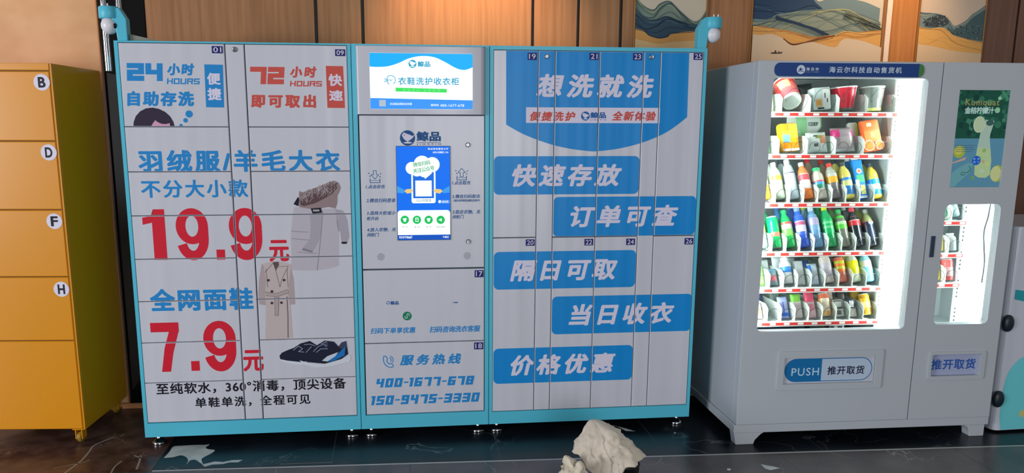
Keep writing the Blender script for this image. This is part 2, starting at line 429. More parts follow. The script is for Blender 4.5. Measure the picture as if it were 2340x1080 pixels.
wb = MB()
wb.box(-0.03, 6.6, WALL + 0.03, WALL + 0.15, 0, 3.3, GROOVE)
edges = [(-0.028, 0.844, WOOD), (0.862, 1.092, WOOD), (1.110, 2.024, WOOD), (2.042, 2.280, WOOD), (2.298, 2.522, WOOD), (2.542, 2.600, WOOD), (2.600, 3.030, WOOD),
         (3.030, 3.285, WOOD), (3.285, 4.105, WOOD2), (4.105, 4.300, WOOD2), (4.300, 4.730, WOOD2), (4.730, 4.930, WOOD3), (4.948, 5.7, WOOD3), (5.708, 6.6, WOOD3)]
for a, b, m_ in edges: wb.box(a, b, WALL, WALL + 0.04, 0, 3.3, m_)
struct(wb.build('wall_back', bevel=0.001, seg=1))
wl = MB(); wl.box(-3.4, -0.268, WALL + 0.002, WALL + 0.15, 0, 3.3, STONE)
struct(wl.build('wall_left'))
bp_ = MB(); bp_.box(-0.262, -0.03, WALL - 0.005, WALL + 0.15, 0, 3.3, mat('black_glass', (10, 10, 12), 0.06))
struct(bp_.build('trim_1'))
for i, (a, b) in enumerate(((-0.250, -0.214), (-0.172, -0.136))):
    t = MB(); t.tube([(0.5 * (a + b), WALL - 0.008, 1.855), (0.5 * (a + b), WALL - 0.008, 3.3)], (b - a) / 2, CHROME, 14)  # strip cut short: its dark lower reflection is put into the shape
    struct(t.build('trim_%d' % (i + 2), smooth=60))
t = MB(); t.box(-0.268, -0.262, WALL - 0.022, WALL, 0, 3.3, mat('copper_edge', (196, 130, 84), 0.35, 0.4)); struct(t.build('trim_4'))
t = MB(); t.box(-0.30, 0.0, WALL - 0.034, WALL - 0.020, 0, 0.028, mat('orange_skirting', (196, 132, 84), 0.4)); struct(t.build('baseboard_left'))
t = MB(); t.box(4.105, 4.135, WALL - 0.012, WALL, 1.4, 3.3, mat('cream_strip', (236, 214, 190), 0.5)); struct(t.build('trim_5'))

# landscape murals: flat printed panels in slim frames
def mural(x0, x1, label, art, base, fade):
    root = thing('wall_mural', label, 'mural', (x0, WALL, 1.55), group='landscape murals on the panelled wall')
    mb = MB(); mb.box(0.008, x1 - x0 - 0.008, -0.006, 0.0, 0.0, 1.6, base)
    n = 0
    for col, poly in art:
        n += 1
        p = Print(); p.add([poly], ink(col, 0.55), n)
        for q, a, b, c, d, mt, ly_ in p.items:
            q = clip(q, x0 + 0.009, x1 - 0.009, 1.552, 3.14)
            if q: mb.flat(q, -0.0062 - 0.00002 * n, mt, (x0, 1.55))
    mb.build('panel', root, recalc=False)
    fr = MB()
    for a, b, c, d in ((0, 0.008, 0, 1.6), (x1 - x0 - 0.008, x1 - x0, 0, 1.6), (0, x1 - x0, -0.008, 0)): fr.box(a, b, -0.014, 0, c, d, mat('dull_gold', (168, 116, 64), 0.4, 0.5))
    fr.build('frame', root, bevel=0.0015)
def ridges(pts, cols, step, w, n):     # fine brush lines following a ridge
    out = []
    c = smoothline(pts, 5)
    for k in range(n):
        dz = -step * (k + 0.4)
        lp = [(x, z + dz * (0.55 + 0.45 * math.sin(9 * x + 1.7 * k)) + 0.004 * math.sin(21 * x + k * 2)) for x, z in c]
        for s_ in stroke(lp, w * (0.6 + 0.4 * math.sin(k * 1.3))):
            if len(s_) == 4: out.append((cols[k % len(cols)], s_))
    return out
def area_under(pts, z): return smoothline(pts, 4) + [(pts[-1][0], z), (pts[0][0], z)]
SKY = (204, 190, 168)
a1 = []
r0 = [(2.5730, 2.3733), (2.6147, 2.2849), (2.6551, 2.2408), (2.7143, 2.2148), (2.7519, 2.2471), (2.8097, 2.2616), (2.8708, 2.2085), (2.9420, 2.1596), (2.9906, 2.1741), (3.0315, 2.2385)]
a1.append(((122, 138, 126), area_under(r0, 1.9)))
a1 += ridges(r0, [(60, 84, 90), (150, 158, 120), (88, 112, 108)], 0.012, 0.006, 7)
r1 = [(2.5775, 2.2484), (2.6278, 2.1953), (2.6775, 2.1645), (2.7360, 2.1627), (2.7938, 2.1800), (2.8734, 2.1558), (2.9530, 2.1370), (3.0355, 2.1657)]
a1.append(((52, 76, 92), area_under(r1, 1.9)))
a1 += ridges(r1, [(30, 48, 64), (76, 104, 112), (40, 62, 78)], 0.012, 0.005, 7)
r2 = [(2.5824, 2.1131), (2.6115, 2.1117), (2.6606, 2.1006), (2.6958, 2.0738), (2.7502, 2.0599), (2.7989, 2.0688), (2.8178, 2.0847), (2.8860, 2.0975), (2.9548, 2.1041), (3.0378, 2.1246)]
a1.append(((206, 150, 84), area_under(r2, 1.55)))
a1 += ridges(r2, [(34, 46, 58)], 0.001, 0.005, 1)
a1.append(((214, 176, 126), area_under([(2.5842, 2.0631), (2.6628, 2.0459), (2.7514, 2.0315), (2.8394, 2.0437), (3.0416, 2.0556)], 1.55)))
mural(2.602, 3.028, 'narrow landscape mural with dark blue hills behind the right camera bracket', a1, ink(SKY, 0.55), 0)
a2 = []
r0 = [(3.2618, 2.3349), (3.3260, 2.3640), (3.5324, 2.3403), (3.6488, 2.3052), (3.6926, 2.2778), (3.7933, 2.3174), (3.9108, 2.2913), (3.9751, 2.2783), (4.0627, 2.2466)]
a2.append(((112, 132, 134), area_under(r0, 2.0)))
a2.append(((46, 70, 96), area_under([(3.2612, 2.3441), (3.3253, 2.3732), (3.5112, 2.3492), (3.6281, 2.3048), (3.6726, 2.2680), (3.7117, 2.2357), (3.6450, 2.2242), (3.5316, 2.2166), (3.4396, 2.2037), (3.3901, 2.1765), (3.2720, 2.1783)], (3.2722, 2.1746)[1])))
a2 += ridges([(3.2666, 2.2606), (3.3853, 2.2441), (3.5204, 2.2277), (3.6423, 2.2581), (3.7069, 2.2309)], [(30, 48, 72), (74, 100, 120)], 0.012, 0.005, 5)
r1 = [(3.2726, 2.1690), (3.3398, 2.1606), (3.4104, 2.1806), (3.5010, 2.2104), (3.6032, 2.2272), (3.7273, 2.2360), (3.8529, 2.2354), (3.9503, 2.2066), (4.0703, 2.1704)]
a2.append(((134, 144, 128), area_under(r1, 2.0)))
a2 += ridges(r1, [(92, 112, 112), (170, 166, 118), (112, 128, 118), (70, 92, 100)], 0.016, 0.006, 9)
a2 += ridges([(3.4301, 2.1932), (3.5038, 2.1727), (3.6098, 2.1441), (3.7061, 2.1151), (3.7606, 2.0910)], [(40, 60, 84)], 0.006, 0.012, 4)
a2 += ridges([(3.8443, 2.2143), (3.9200, 2.1918), (3.9855, 2.1690), (4.0736, 2.1368)], [(44, 54, 58), (96, 100, 80)], 0.007, 0.008, 6)
r2 = [(3.2747, 2.1370), (3.3417, 2.1324), (3.4456, 2.1207), (3.5082, 2.1140), (3.5822, 2.0980), (3.6671, 2.0801), (3.7396, 2.0907), (3.7918, 2.0943), (3.8535, 2.1115), (3.9488, 2.1091), (4.0746, 2.1263)]
a2.append(((212, 158, 88), area_under(r2, 1.9)))
a2 += ridges(r2, [(186, 122, 60), (224, 178, 104), (168, 112, 62)], 0.009, 0.004, 5)
r3 = [(3.2776, 2.0917), (3.3448, 2.0870), (3.4062, 2.0936), (3.4803, 2.0718), (3.5401, 2.0364), (3.5966, 2.0467), (3.6588, 2.0532), (3.7230, 2.0387), (3.7977, 2.0262), (3.8284, 2.0613), (3.8673, 2.0752), (3.9747, 2.0594), (4.0845, 2.0260)]
a2.append(((208, 186, 158), area_under([(x, z) for x, z in r3], 1.55)))
a2 += ridges([(3.4801, 2.0737), (3.5399, 2.0383), (3.6377, 2.0558), (3.7093, 2.0769), (3.7868, 2.0914)], [(110, 62, 40)], 0.002, 0.006, 2)
a2 += [((52, 42, 38), [(3.4053, 1.9888), (3.4196, 1.9928), (3.4601, 1.9923), (3.4816, 1.9964), (3.4740, 1.9867), (3.4201, 1.9851)]), ((60, 48, 42), [(3.4320, 1.9929), (3.4353, 2.0045), (3.4416, 2.0045), (3.4424, 1.9931)]), ((60, 48, 42), [(3.4548, 1.9932), (3.4573, 2.0028), (3.4631, 1.9933)])]
mural(3.287, 4.090, 'wide landscape mural with a tiny boat, above the vending machine', a2, ink(SKY, 0.55), 0)
a3 = []
r0 = [(4.2704, 2.2495), (4.3273, 2.2277), (4.3822, 2.2254), (4.4375, 2.2215), (4.4963, 2.1881), (4.5369, 2.1559), (4.5984, 2.1815), (4.6395, 2.2232), (4.6739, 2.2443), (4.7246, 2.2821)]
a3.append(((122, 140, 136), area_under(r0, 1.9)))
a3 += ridges(r0, [(84, 108, 112), (150, 158, 140)], 0.012, 0.004, 4)
d = [(4.3328, 2.1773), (4.3755, 2.2041), (4.4290, 2.2156), (4.4658, 2.2138), (4.4955, 2.1799), (4.4810, 2.1616), (4.4274, 2.1493), (4.3537, 2.1531)]
a3.append(((66, 76, 80), d))
for k in range(60):
    c = (random.uniform(d[0][0], d[4][0]), random.uniform(d[7][1], d[3][1])); a3.append(((138, 146, 140) if k % 2 else (34, 42, 48), disc(c, 0.0035, 5)))
g = [(4.2809, 2.1520), (4.3734, 2.1403), (4.4461, 2.1463), (4.4943, 2.1265), (4.5340, 2.1023), (4.6291, 2.0813), (4.7528, 2.0597)]
dk = [(4.4557, 2.1423), (4.5301, 2.1352), (4.6009, 2.1610), (4.6461, 2.2069), (4.7277, 2.2576), (4.7512, 2.0721), (4.6287, 2.0846), (4.5331, 2.1105)]
a3.append(((74, 96, 98), dk))
for k in range(90):
    c = (random.uniform(dk[0][0], dk[4][0]), random.uniform(dk[5][1], dk[2][1])); a3.append(((120, 132, 124) if k % 2 else (40, 56, 62), disc(c, 0.0035, 5)))
a3.append(((220, 166, 92), area_under(g, 1.9)))
a3 += ridges(g, [(196, 140, 76), (230, 184, 112)], 0.02, 0.004, 5)
a3.append(((214, 184, 148), area_under([(4.2915, 2.0536), (4.4030, 2.0402), (4.5160, 2.0192), (4.6289, 2.0065), (4.7604, 1.9997)], 1.55)))
mural(4.302, 4.726, 'landscape mural with golden slopes, on the wall above the juice screen', a3, ink((206, 184, 160), 0.55), 0)

# ------------------------------------------------------------------ laundry lockers
def panel(mb, x0, x1, z0, z1, mt, yf=0.0, yb=0.018, c=0.0025):
    v = [(x0, yb, z0), (x1, yb, z0), (x1, yb, z1), (x0, yb, z1), (x0, yf + c, z0), (x1, yf + c, z0), (x1, yf + c, z1), (x0, yf + c, z1),
         (x0 + c, yf, z0 + c), (x1 - c, yf, z0 + c), (x1 - c, yf, z1 - c), (x0 + c, yf, z1 - c)]
    f = [(3, 2, 1, 0), (8, 9, 10, 11)]
    for i in range(4):
        j = (i + 1) % 4; f += [(i, j, 4 + j, 4 + i), (4 + i, 4 + j, 8 + j, 8 + i)]
    mb.add(v, f, mt)
ZB, ZT = 0.054, 1.950
def locker(label, x0, w, left, right, zlo, zhi):
    root = thing('laundry_locker', label, 'locker', (x0, 0, 0), group='teal laundry lockers')
    b = MB()
    b.box(0.0015, w - 0.0015, 0.02, 0.56, ZB, ZT, TEAL)
    b.box(0.0015, left - x0, 0, 0.021, ZB, ZT, TEAL); b.box(right - x0, w - 0.0015, 0, 0.021, ZB, ZT, TEAL)
    b.box(left - x0, right - x0, 0, 0.021, ZB, zlo, TEAL); b.box(left - x0, right - x0, 0, 0.021, zhi, ZT, TEAL)
    b.box(left - x0, right - x0, 0.0185, 0.022, zlo, zhi, SEAM)
    b.build('body', root)
    for x in (0.05, w - 0.05):
        for y in (0.06, 0.50):
            f = MB(); f.lathe([(0.034, 0), (0.036, 0.005), (0.034, 0.011), (0.026, 0.019), (0.014, 0.026), (0.011, 0.030), (0.011, ZB)], CHROME, 18, (x, y, 0))
            f.build('leveling_foot', root, smooth=40)
    return root
def door(root, x0, art, a, b, c, d, name='door', plate=None, lock=None, g=0.0016):
    mb = MB(); panel(mb, a - x0 + g, b - x0 - g, c + g, d - g, WHITE)
    art.onto(mb, a + g + 0.002, b - g - 0.002, c + g + 0.002, d - g - 0.002, x0)
    o = mb.build(name, root, recalc=False)
    if plate:
        s, TL, BR = plate
        p = MB(); p.box(TL[0] - x0, BR[0] - x0, -0.0024, -0.0016, BR[1], TL[1], NAVY)
        dx, dz = BR[0] - TL[0], TL[1] - BR[1]
        p.flats(text(s, (TL[0] + dx * 0.14, TL[1] - dz * 0.14), (BR[0] - dx * 0.12, BR[1] + dz * 0.14), 0.008, 0, 1.0), -0.0026, LILAC, (x0, 0))
        p.build('number_plate', o, recalc=False)['label'] = 'navy number plate reading ' + s
    if lock: keylock(o, lock[0] - x0, lock[1])
    return o
def keylock(parent, x, z, y=0.0):
    k = MB(); n0 = len(k.v)
    k.lathe([(0.0115, 0), (0.0115, 0.004), (0.0095, 0.006), (0.0070, 0.0055), (0.0068, 0.004)], STEEL, 18)
    k.v[n0:] = [(x + q[0], y - q[2], z + q[1]) for q in k.v[n0:]]
    k.box(x - 0.001, x + 0.001, y - 0.0062, y - 0.004, z - 0.005, z + 0.005, BLACKP)
    k.build('key_lock', parent, smooth=40)

# left section artwork
A = Print()
A.add(blocks('24', (0.0472, 1.8520), (0.2089, 1.7730), 0.05, 0.29, 0.86, 0.07), BLUE)
A.add(text('小时', (0.2266, 1.8532), (0.3488, 1.7988), 0.054, 0.15), BLUE)
A.add(blocks('HOURS', (0.2220, 1.7861), (0.3702, 1.7598), 0.12, 0.22, 0.95, 0.14), BLUE)
A.add(text('自助存洗', (0.0398, 1.7276), (0.3386, 1.6601), 0.054, 0.08), BLUE)
A.add([[(0.3938, 1.8492), (0.4770, 1.8486), (0.4720, 1.6556), (0.3909, 1.6567)]], BLUE)
A.add(text('便', (0.4024, 1.8116), (0.4632, 1.7583), 0.04), LILAC, 2)
A.add(text('捷', (0.4005, 1.7440), (0.4629, 1.6887), 0.04), LILAC, 2)
A.add([[(0.0596, 1.5665), (0.0628, 1.5893), (0.0740, 1.6149), (0.0951, 1.6370), (0.1212, 1.6502), (0.1502, 1.6540), (0.1786, 1.6483), (0.2065, 1.6345), (0.2268, 1.6140), (0.2396, 1.5898), (0.2439, 1.5669)]], ink((52, 40, 62)))
A.add([[(0.1373, 1.5652), (0.1472, 1.5821), (0.1591, 1.5969), (0.1707, 1.5874), (0.1882, 1.5800), (0.2063, 1.5793), (0.2226, 1.5838), (0.2242, 1.5654)]], ink((214, 160, 188)), 2)
for c, r in (((0.3124, 1.6254), 0.0165), ((0.2946, 1.5966), 0.0105), ((0.2727, 1.5729), 0.008)): A.add([disc(c, r)], BLUE)
A.add(blocks('72', (0.5976, 1.8411), (0.7552, 1.7628), 0.08, 0.29, 0.86, 0.07), SALMON)
A.add(text('小时', (0.7787, 1.8452), (0.9015, 1.7935), 0.054, 0.15), SALMON)
A.add(blocks('HOURS', (0.7759, 1.7791), (0.9248, 1.7538), 0.12, 0.22, 0.95, 0.14), SALMON)
A.add(text('即可取出', (0.5943, 1.7174), (0.8943, 1.6554), 0.054, 0.06), SALMON)
A.add([[(0.9445, 1.8483), (1.0238, 1.8477), (1.0270, 1.6560), (0.9455, 1.6564)]], SALMON)
A.add(text('快', (0.9545, 1.8116), (1.0180, 1.7567), 0.04), LILAC, 2)
A.add(text('速', (0.9550, 1.7377), (1.0197, 1.6889), 0.04), LILAC, 2)
A.add(text('羽绒服/羊毛大衣', (0.0690, 1.4615), (0.9966, 1.3578), 0.038), BLUE)
A.add(text('不分大小款', (0.0717, 1.3230), (0.5610, 1.2384), 0.03), BLUE)
for ch, TL, BR in (('1', (0.0673, 1.1850), (0.1692, 0.9421)), ('9', (0.2171, 1.1890), (0.3656, 0.9389)), ('.', (0.3981, 0.9891), (0.4377, 0.9399)), ('9', (0.4621, 1.1879), (0.6157, 0.9359)),
                   ('7', (0.0657, 0.6360), (0.1979, 0.3888)), ('.', (0.2452, 0.4393), (0.2853, 0.3895)), ('9', (0.3103, 0.6389), (0.4642, 0.3825))): A.add(heavy(ch, TL, BR), RED)
A.add(text('元', (0.6449, 1.0319), (0.7391, 0.9261), 0.035), RED, 2)
A.add(text('元', (0.4938, 0.4873), (0.5923, 0.3783), 0.035), RED, 2)
A.add(text('全网面鞋', (0.0735, 0.8025), (0.5584, 0.6908), 0.04), BLUE)
A.add(text('至纯软水，360°消毒，顶尖设备', (0.0715, 0.3316), (0.9919, 0.2714), 0.026), INKBLACK)
A.add(text('单鞋单洗，全程可见', (0.2518, 0.2517), (0.8125, 0.1977), 0.026), INKBLACK)
# printed garments and shoes
JK, JK2, JK3, FUR, FUR2 = ink((190, 184, 194)), ink((172, 166, 178)), ink((138, 132, 146)), ink((150, 130, 132)), ink((96, 72, 76))
A.add([[(0.7594, 1.1189), (0.7676, 1.1683), (0.7738, 1.1906), (0.8106, 1.1885), (0.8542, 1.1765), (0.9074, 1.1787), (0.9695, 1.1817), (0.9770, 1.1663), (0.9794, 1.0711), (0.9741, 0.9013), (0.9423, 0.8916), (0.9061, 0.8839), (0.8342, 0.8787), (0.7452, 0.8840), (0.7512, 0.9647), (0.7498, 1.0376)]], JK)
A.add([[(0.9659, 1.1782), (1.0004, 1.1724), (1.0148, 1.1479), (1.0229, 1.1206), (1.0296, 1.0431), (1.0179, 1.0102), (0.9927, 1.0106), (0.9872, 1.0619), (0.9720, 1.1211)]], JK2)
A.add([[(0.9912, 1.0188), (1.0190, 1.0185), (1.0160, 1.0084), (0.9927, 1.0087)]], INKBLACK, 2)
A.add([[(0.8447, 1.1586), (0.8995, 1.1580), (0.9031, 1.1083), (0.8842, 1.0267), (0.8482, 0.9678), (0.8007, 0.9804), (0.8065, 0.9931), (0.8400, 1.0318), (0.8477, 1.0953)]], JK2, 2)
A.add([[(0.8007, 0.9804), (0.8064, 0.9913), (0.8521, 0.9759), (0.8482, 0.9678)]], JK3, 3)
for s_ in ([(0.9071, 1.1715), (0.8965, 1.0721), (0.8844, 0.9810), (0.8700, 0.8799)], [(0.7560, 1.0375), (0.8399, 1.0291)], [(0.7799, 0.9715), (0.8730, 0.9628)], [(0.7531, 1.0738), (0.8325, 1.0683)], [(0.9722, 1.1257), (0.9794, 1.0711)]): A.add(stroke(s_, 0.0025), JK3, 3)
A.add([[(0.7988, 1.2663), (0.8152, 1.2600), (0.8490, 1.2722), (0.8757, 1.2810), (0.9114, 1.2950), (0.9382, 1.3073), (0.9650, 1.3152), (0.9867, 1.3035), (0.9957, 1.2820), (0.9880, 1.2606), (0.9786, 1.2428), (0.9765, 1.2069), (0.9678, 1.1817), (0.9343, 1.1892), (0.8986, 1.1824), (0.8543, 1.1792), (0.8018, 1.1886), (0.7873, 1.1995), (0.7972, 1.2262)]], FUR, 3)
A.add([[(0.8034, 1.2280), (0.8391, 1.2420), (0.8747, 1.2542), (0.9108, 1.2790), (0.9424, 1.2984), (0.9734, 1.3036), (0.9779, 1.2768), (0.9541, 1.2519), (0.9180, 1.2307), (0.8730, 1.2077), (0.8196, 1.1938), (0.8023, 1.1994)]], FUR2, 4)
rg = random.Random(3); A_F0 = (0.8104, 1.2279); A_F1 = (0.9727, 1.2822)
for k in range(190):
    t = rg.random(); c = (A_F0[0] + (A_F1[0] - A_F0[0]) * t, A_F0[1] + (A_F1[1] - A_F0[1]) * t + rg.uniform(-0.026, 0.020)); a = R(rg.uniform(30, 150))
    A.add(stroke([c, (c[0] + 0.02 * math.cos(a), c[1] + 0.02 * math.sin(a))], 0.0014), ink(rg.choice([(182, 166, 168), (120, 98, 100), (206, 194, 198), (86, 66, 70)])), 5)
A.add([[(0.8501, 1.1828), (0.8988, 1.1860), (0.9032, 1.1607), (0.8588, 1.1575)]], INKBLACK, 5)
A.add(rect((0.8613, 1.1773), (0.8910, 1.1680)), ink((170, 168, 176)), 6)
A.add([[(0.7700, 1.2041), (0.7924, 1.2388), (0.7989, 1.2262), (0.7915, 1.1941)]], INKBLACK, 5)
CT, CT2, CT3 = ink((198, 182, 180)), ink((178, 162, 162)), ink((112, 98, 104))
A.add([[(0.6068, 0.9176), (0.5906, 0.8389), (0.5834, 0.7651), (0.5864, 0.7167), (0.6199, 0.7103), (0.6295, 0.8012), (0.6268, 0.8934)]], CT2)
A.add([[(0.7429, 0.9135), (0.7557, 0.8358), (0.7578, 0.7128), (0.7272, 0.7107), (0.7220, 0.7993), (0.7277, 0.8916)]], CT2)
A.add([[(0.6156, 0.9174), (0.6585, 0.9295), (0.6867, 0.9272), (0.7201, 0.9212), (0.7463, 0.9097), (0.7360, 0.8361), (0.7276, 0.7620), (0.7341, 0.7058), (0.7382, 0.5434), (0.6064, 0.5375), (0.6180, 0.7085), (0.6154, 0.7644), (0.6242, 0.8383)]], CT, 2)
A.add([[(0.6600, 0.9240), (0.6875, 0.9254), (0.6895, 0.9107), (0.6723, 0.8816)]], ink((98, 76, 84)), 3)
for s_ in ([(0.6600, 0.9240), (0.6723, 0.8816), (0.6882, 0.8000)], [(0.6874, 0.9236), (0.6723, 0.8816)], [(0.6206, 0.8751), (0.6616, 0.9203)], [(0.6837, 0.8998), (0.7327, 0.9044), (0.6987, 0.8368), (0.6882, 0.8000)], [(0.6268, 0.8934), (0.6295, 0.8012)], [(0.7259, 0.8917), (0.7273, 0.7992)]): A.add(stroke(s_, 0.002), CT3, 4)
A.add(stroke([(0.7200, 0.7529), (0.7205, 0.6592), (0.7165, 0.5440)], 0.0045), CT3, 4)
A.add([[(0.6160, 0.7783), (0.6672, 0.7689), (0.7251, 0.7881), (0.7279, 0.7695), (0.6682, 0.7521), (0.6186, 0.7588)]], CT2, 5)
A.add([[(0.6611, 0.7523), (0.6807, 0.7518), (0.6738, 0.6585), (0.6586, 0.6588)]], CT2, 5)
for s_ in ([(0.6160, 0.7783), (0.6672, 0.7689), (0.7251, 0.7881)], [(0.6186, 0.7588), (0.6682, 0.7521), (0.7279, 0.7695)], [(0.6611, 0.7523), (0.6586, 0.6588), (0.6738, 0.6585), (0.6807, 0.7518)]): A.add(stroke(s_, 0.0016), CT3, 6)
for c in ((0.6347, 0.8353), (0.7093, 0.8348), (0.6490, 0.7795), (0.6463, 0.7218), (0.6919, 0.7227)): A.add([disc(c, 0.0065, 10)], ink((60, 50, 58)), 7)
SH, SH2, SOLE = ink((26, 30, 52)), ink((58, 66, 92)), ink((214, 218, 228))
A.add([[(0.6703, 0.4375), (0.7080, 0.4296), (0.7822, 0.4196), (0.7926, 0.4058), (0.7616, 0.4048), (0.7074, 0.4161), (0.6762, 0.4286)]], SOLE, 2)
A.add([[(0.6710, 0.4537), (0.6825, 0.4687), (0.7102, 0.4813), (0.7424, 0.4927), (0.7750, 0.5138), (0.8209, 0.5258), (0.8528, 0.5039), (0.8624, 0.4653), (0.7848, 0.4166), (0.7079, 0.4277), (0.6739, 0.4364)]], SH, 3)
A.add([[(0.7679, 0.4277), (0.8165, 0.4108), (0.8895, 0.4027), (0.9544, 0.4200), (1.0151, 0.4472), (1.0221, 0.4315), (1.0114, 0.4125), (0.9538, 0.3988), (0.9075, 0.3905), (0.8431, 0.3877), (0.7817, 0.4080)]], SOLE, 4)
A.add([[(0.7664, 0.4345), (0.7834, 0.4503), (0.8185, 0.4618), (0.8472, 0.4983), (0.8937, 0.5257), (0.9392, 0.5187), (0.9613, 0.4931), (0.9757, 0.5138), (0.9998, 0.5208), (1.0070, 0.4532), (0.9731, 0.4282), (0.8896, 0.4066), (0.8076, 0.4169)]], SH, 5)
A.add([[(0.9065, 0.4157), (0.9461, 0.4474), (0.9953, 0.4921), (0.9893, 0.4461), (0.9360, 0.4206)]], ink((26, 116, 190)), 6)
A.add([[(0.8774, 0.4224), (0.9038, 0.4448), (0.9577, 0.4644), (0.9460, 0.4454), (0.9047, 0.4177)]], ink((200, 210, 224)), 6)
for s_ in ([(0.7392, 0.4804), (0.7654, 0.5016), (0.7848, 0.4867), (0.7643, 0.4730), (0.7914, 0.4693)], [(0.7929, 0.5075), (0.8203, 0.5096), (0.8472, 0.5002)], [(0.8370, 0.4708), (0.8608, 0.4960), (0.8885, 0.5067), (0.9038, 0.4977)], [(0.8505, 0.4656), (0.8740, 0.4841), (0.9087, 0.4831)], [(0.8749, 0.5081), (0.9046, 0.5216)], [(0.8004, 0.4671), (0.8289, 0.4969)]): A.add(stroke(s_, 0.003), ink((150, 158, 182)), 7)
A.add([[(0.8860, 0.5125), (0.9074, 0.5234), (0.9111, 0.4975), (0.8960, 0.4835)]], SH2, 6)
A.add([[(0.9613, 0.4931), (0.9757, 0.5138), (0.9998, 0.5208), (1.0026, 0.4900), (0.9800, 0.4753)]], SH2, 6)

ROWS = [1.942, 1.567, 1.360, 1.154, 0.947, 0.741, 0.536, 0.333, 0.128]
rootL = locker('wide teal laundry locker with red prices 19.9 and 7.9, beside the yellow cabinet', 0.0, 1.062, 0.018, 1.045, 0.126, 1.943)
for k in range(8):
    door(rootL, 0.0, A, 0.0185, 0.4885, ROWS[k + 1], ROWS[k], plate=('01', (0.4319, 1.9309), (0.4799, 1.8992)) if k == 0 else None)
    door(rootL, 0.0, A, 0.5780, 1.0445, ROWS[k + 1], ROWS[k], plate=('09', (0.9895, 1.9235), (1.0356, 1.8933)) if k == 0 else None)
door(rootL, 0.0, A, 0.4905, 0.5760, 0.128, 1.942, 'lock_panel', lock=(0.5331, 1.9171))

# whale emblem of the locker makers
def whale(P, c, r, mt, white, layer=1):
    P.add([disc(c, r, 30)], mt, layer)
    q = lambda x, y: (c[0] + x * r, c[1] + y * r)
    P.add([[q(-0.75, 0.35), q(-0.5, 0.72), q(-0.1, 0.55), q(0.35, 0.4), q(0.62, 0.25), q(0.95, 0.42), q(0.66, -0.02), q(0.3, -0.28), q(0.08, -0.42), q(-0.2, -0.36), q(-0.5, -0.1)]], white, layer + 1)
    P.add([[q(-0.05, -0.36), q(0.1, -0.4), q(0.06, -0.7), q(-0.02, -0.7)]], white, layer + 1)
    P.add([[q(-0.62, -0.62), q(-0.2, -0.5), q(0.3, -0.5), q(0.66, -0.62), q(0.3, -0.72), q(-0.2, -0.72)]], white, layer + 1)
    P.add([disc(q(-0.42, 0.36), r * 0.07, 8)], mt, layer + 2)
def emblem(P, c, r, TL, BR, mt, white, latin=None, layer=1):
    whale(P, c, r, mt, white, layer)
    P.add(text('鲸品', TL, BR, 0.045, 0, 1.0), mt, layer)
    if latin: P.add(text('JINGPIN', latin[0], latin[1], 0.03, sp=1.9), mt, layer)

# narrow middle section
BN = ink((44, 96, 158)); NV = ink((34, 62, 122))
B = Print()
emblem(B, (1.3198, 1.5168), 0.0365, (1.3621, 1.5482), (1.4801, 1.5013), ink((30, 84, 140)), LILAC, ((1.3633, 1.4913), (1.4800, 1.4823)))
B.add(stroke([(1.3624, 1.4958), (1.4801, 1.4958)], 0.0022), NV)
for s, TL, BR in (('1.点击存衣', (1.1145, 1.2948), (1.2085, 1.2757)), ('2.微信扫码登录', (1.1168, 1.2284), (1.2571, 1.2086)), ('3.选择大柜或小', (1.1166, 1.1669), (1.2559, 1.1475)), ('柜开启', (1.1159, 1.1401), (1.1733, 1.1220)),
                  ('4.放入衣物、关', (1.1159, 1.0862), (1.2564, 1.0663)), ('闭柜门', (1.1159, 1.0606), (1.1735, 1.0415)), ('1.点击取衣', (1.5331, 1.3112), (1.6242, 1.2919)), ('2.微信扫码取衣', (1.5327, 1.2448), (1.6718, 1.2256)),
                  ('（请在收到短信通知后取件）', (1.5393, 1.2212), (1.6705, 1.2086)), ('3.取走衣物、关', (1.5336, 1.1692), (1.6719, 1.1488)), ('闭柜门', (1.5335, 1.1441), (1.5899, 1.1258))):
    B.add(text(s, TL, BR, 0.025, 0.18), BN)
for c, up in (((1.1603, 1.3356), 0), ((1.5804, 1.3470), 1)):
    q = lambda x, y: (c[0] + 0.026 * x, c[1] + 0.026 * y)
    ar = [q(-0.28, 1.0), q(0.28, 1.0), q(0.28, 0.25), q(0.7, 0.25), q(0, -0.55), q(-0.7, 0.25), q(-0.28, 0.25)]
    if up: ar = [(x, 2 * c[1] + 0.026 * 0.4 - z) for x, z in ar]
    B.add(stroke(ar, 0.0028, True), BN)
    B.add(stroke([q(-0.9, -0.45), q(-0.9, -1.2), q(0.9, -1.2), q(0.9, -0.45)], 0.0034), BN); B.add(stroke([q(-0.9, -0.8), q(0.9, -0.8)], 0.0022), BN)
    for p_ in ((-1.1, 0.5), (-0.9, 0.0), (1.05, 0.45), (0.95, -0.1)): B.add([disc(q(*p_), 0.003, 8)], BN)
